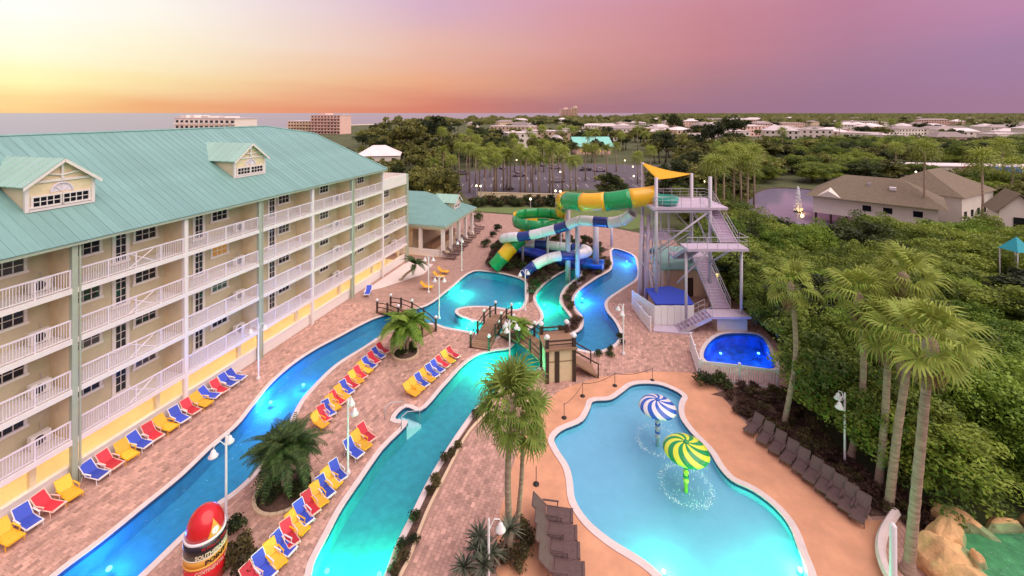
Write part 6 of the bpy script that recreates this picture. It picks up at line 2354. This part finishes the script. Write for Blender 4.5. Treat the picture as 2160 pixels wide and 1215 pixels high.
def far_palm(X, Y, h, label, group, kind='fan', s=1.5):
    t = thing('sabal_palm', label, 'palm tree', (X, Y, -.03), hr.uniform(0, 6.28), group)
    mk('trunk', MB().tube([(0, 0, 0), (hr.uniform(-.2, .2), 0, h * .5), (hr.uniform(-.3, .3), 0, h)], [.24, .17, .15], 7), M['trunk'], t, True)
    ob('crown', hr.choice(FFAR if kind == 'fan' else PFAR), t, (0, 0, h), None, (s, s, s))
    return t


for i, px in enumerate([935, 952, 985, 1003, 1022, 1045, 1062, 1085, 1108, 1130, 1147, 1160, 1190, 1215, 1255, 1300, 1345, 1372, 915, 968, 1034, 1070, 1098, 1120, 1138, 1178, 1235, 1280]):
    Y = hr.uniform(106, 150)
    far_palm((px - CX) / F * Y, Y, hr.uniform(7.5, 10.5), 'tall slim palm standing in the car park', 'palms in the car park', 'fan' if i % 3 else 'feather', 1.25)
for i in range(15):
    px = 992 + 15 * i + hr.uniform(-6, 6)
    Y = hr.uniform(103, 113)
    far_palm((px - CX) / F * Y, Y, hr.uniform(7.5, 11.5), 'slim palm in the row along the cream car park wall', 'palms along the car park wall', 'fan' if i % 2 else 'feather', 1.3)
for i in range(34):
    Y = hr.uniform(160, 240)
    px = hr.uniform(900, 1420)
    X = (px - CX) / F * Y
    if clear_of(X, Y):
        far_palm(X, Y, hr.uniform(8, 13), 'palm in the grove behind the car park', 'palms behind the car park', 'fan' if i % 2 else 'feather', 1.6)
for px, Y, h in [(1510, 74, 11), (1528, 78, 12.2), (1548, 82, 12.6), (1562, 86, 11.5), (1578, 80, 10.8), (1590, 92, 11.5), (1500, 84, 10)]:
    far_palm((px - CX) / F * Y, Y, h, 'palm in the cluster between the slide tower and the lagoon', 'palms behind the slide tower', 'fan', 1.5)
for px, Y, h, lb_ in [(1950, 72, 13.8, 'tall palm with pale trunk in front of the brown roof'), (2070, 70, 12.6, 'tall palm at the right beside the grey brown roof'), (2115, 100, 12.5, 'palm near the blue awning'), (1890, 130, 9.5, 'palm behind the brown roof left'),
                      (2095, 120, 9, 'palm between the awnings'), (1650, 190, 12, 'palm beyond the lagoon left'), (1770, 240, 13, 'palm among the pale houses'), (2135, 90, 9, 'palm at the far right edge'), (1880, 240, 15, 'lone tall palm among the town roofs')]:
    far_palm((px - CX) / F * Y, Y, h, lb_, None, 'fan', 1.5)

# far woodland towards the horizon
rg = np.random.default_rng(77)
n = 2600
Yc = 10 ** rg.uniform(math.log10(700), math.log10(9000), n)
pxc = rg.uniform(700, 2300, n)
Xc = (pxc - CX) / F * Yc
ok = (Xc > np.interp(Yc, [700, 770, 1318, 2300, 6150, 30000], [-250, -230, 240, 700, 2200, 10300]))
Yc, Xc = Yc[ok], Xc[ok]
n = len(Yc)
per = 16
ci = np.repeat(np.arange(n), per)
hgt = rg.uniform(6, 13, n)
rad = rg.uniform(8, 22, n) * np.clip(Yc / 1500, .7, 3)
d = rg.normal(size=(n * per, 3))
d[:, 2] = np.abs(d[:, 2])
d /= np.linalg.norm(d, axis=1)[:, None]
pos = np.stack([Xc[ci] + d[:, 0] * rad[ci], Yc[ci] + d[:, 1] * rad[ci] * .6, .5 + d[:, 2] * hgt[ci]], 1)
s = rad[ci][:, None] * .42
ax = np.stack([np.ones(n * per), rg.normal(0, .3, n * per), rg.normal(0, .15, n * per)], 1)
up = np.stack([rg.normal(0, .15, n * per), np.full(n * per, .35), np.full(n * per, .9)], 1) * (hgt[ci] / rad[ci])[:, None]
V = np.stack([pos - ax * s, pos - up * s * .6, pos + ax * s, pos + up * s * .8], 1)
fw = ob('far_woodland', np_quads('far_woodland', V, M['leaffar'], rg.uniform(.1, .6, n * per)))
stuff(fw, 'hazy distant woodland reaching to the horizon', 'woodland')
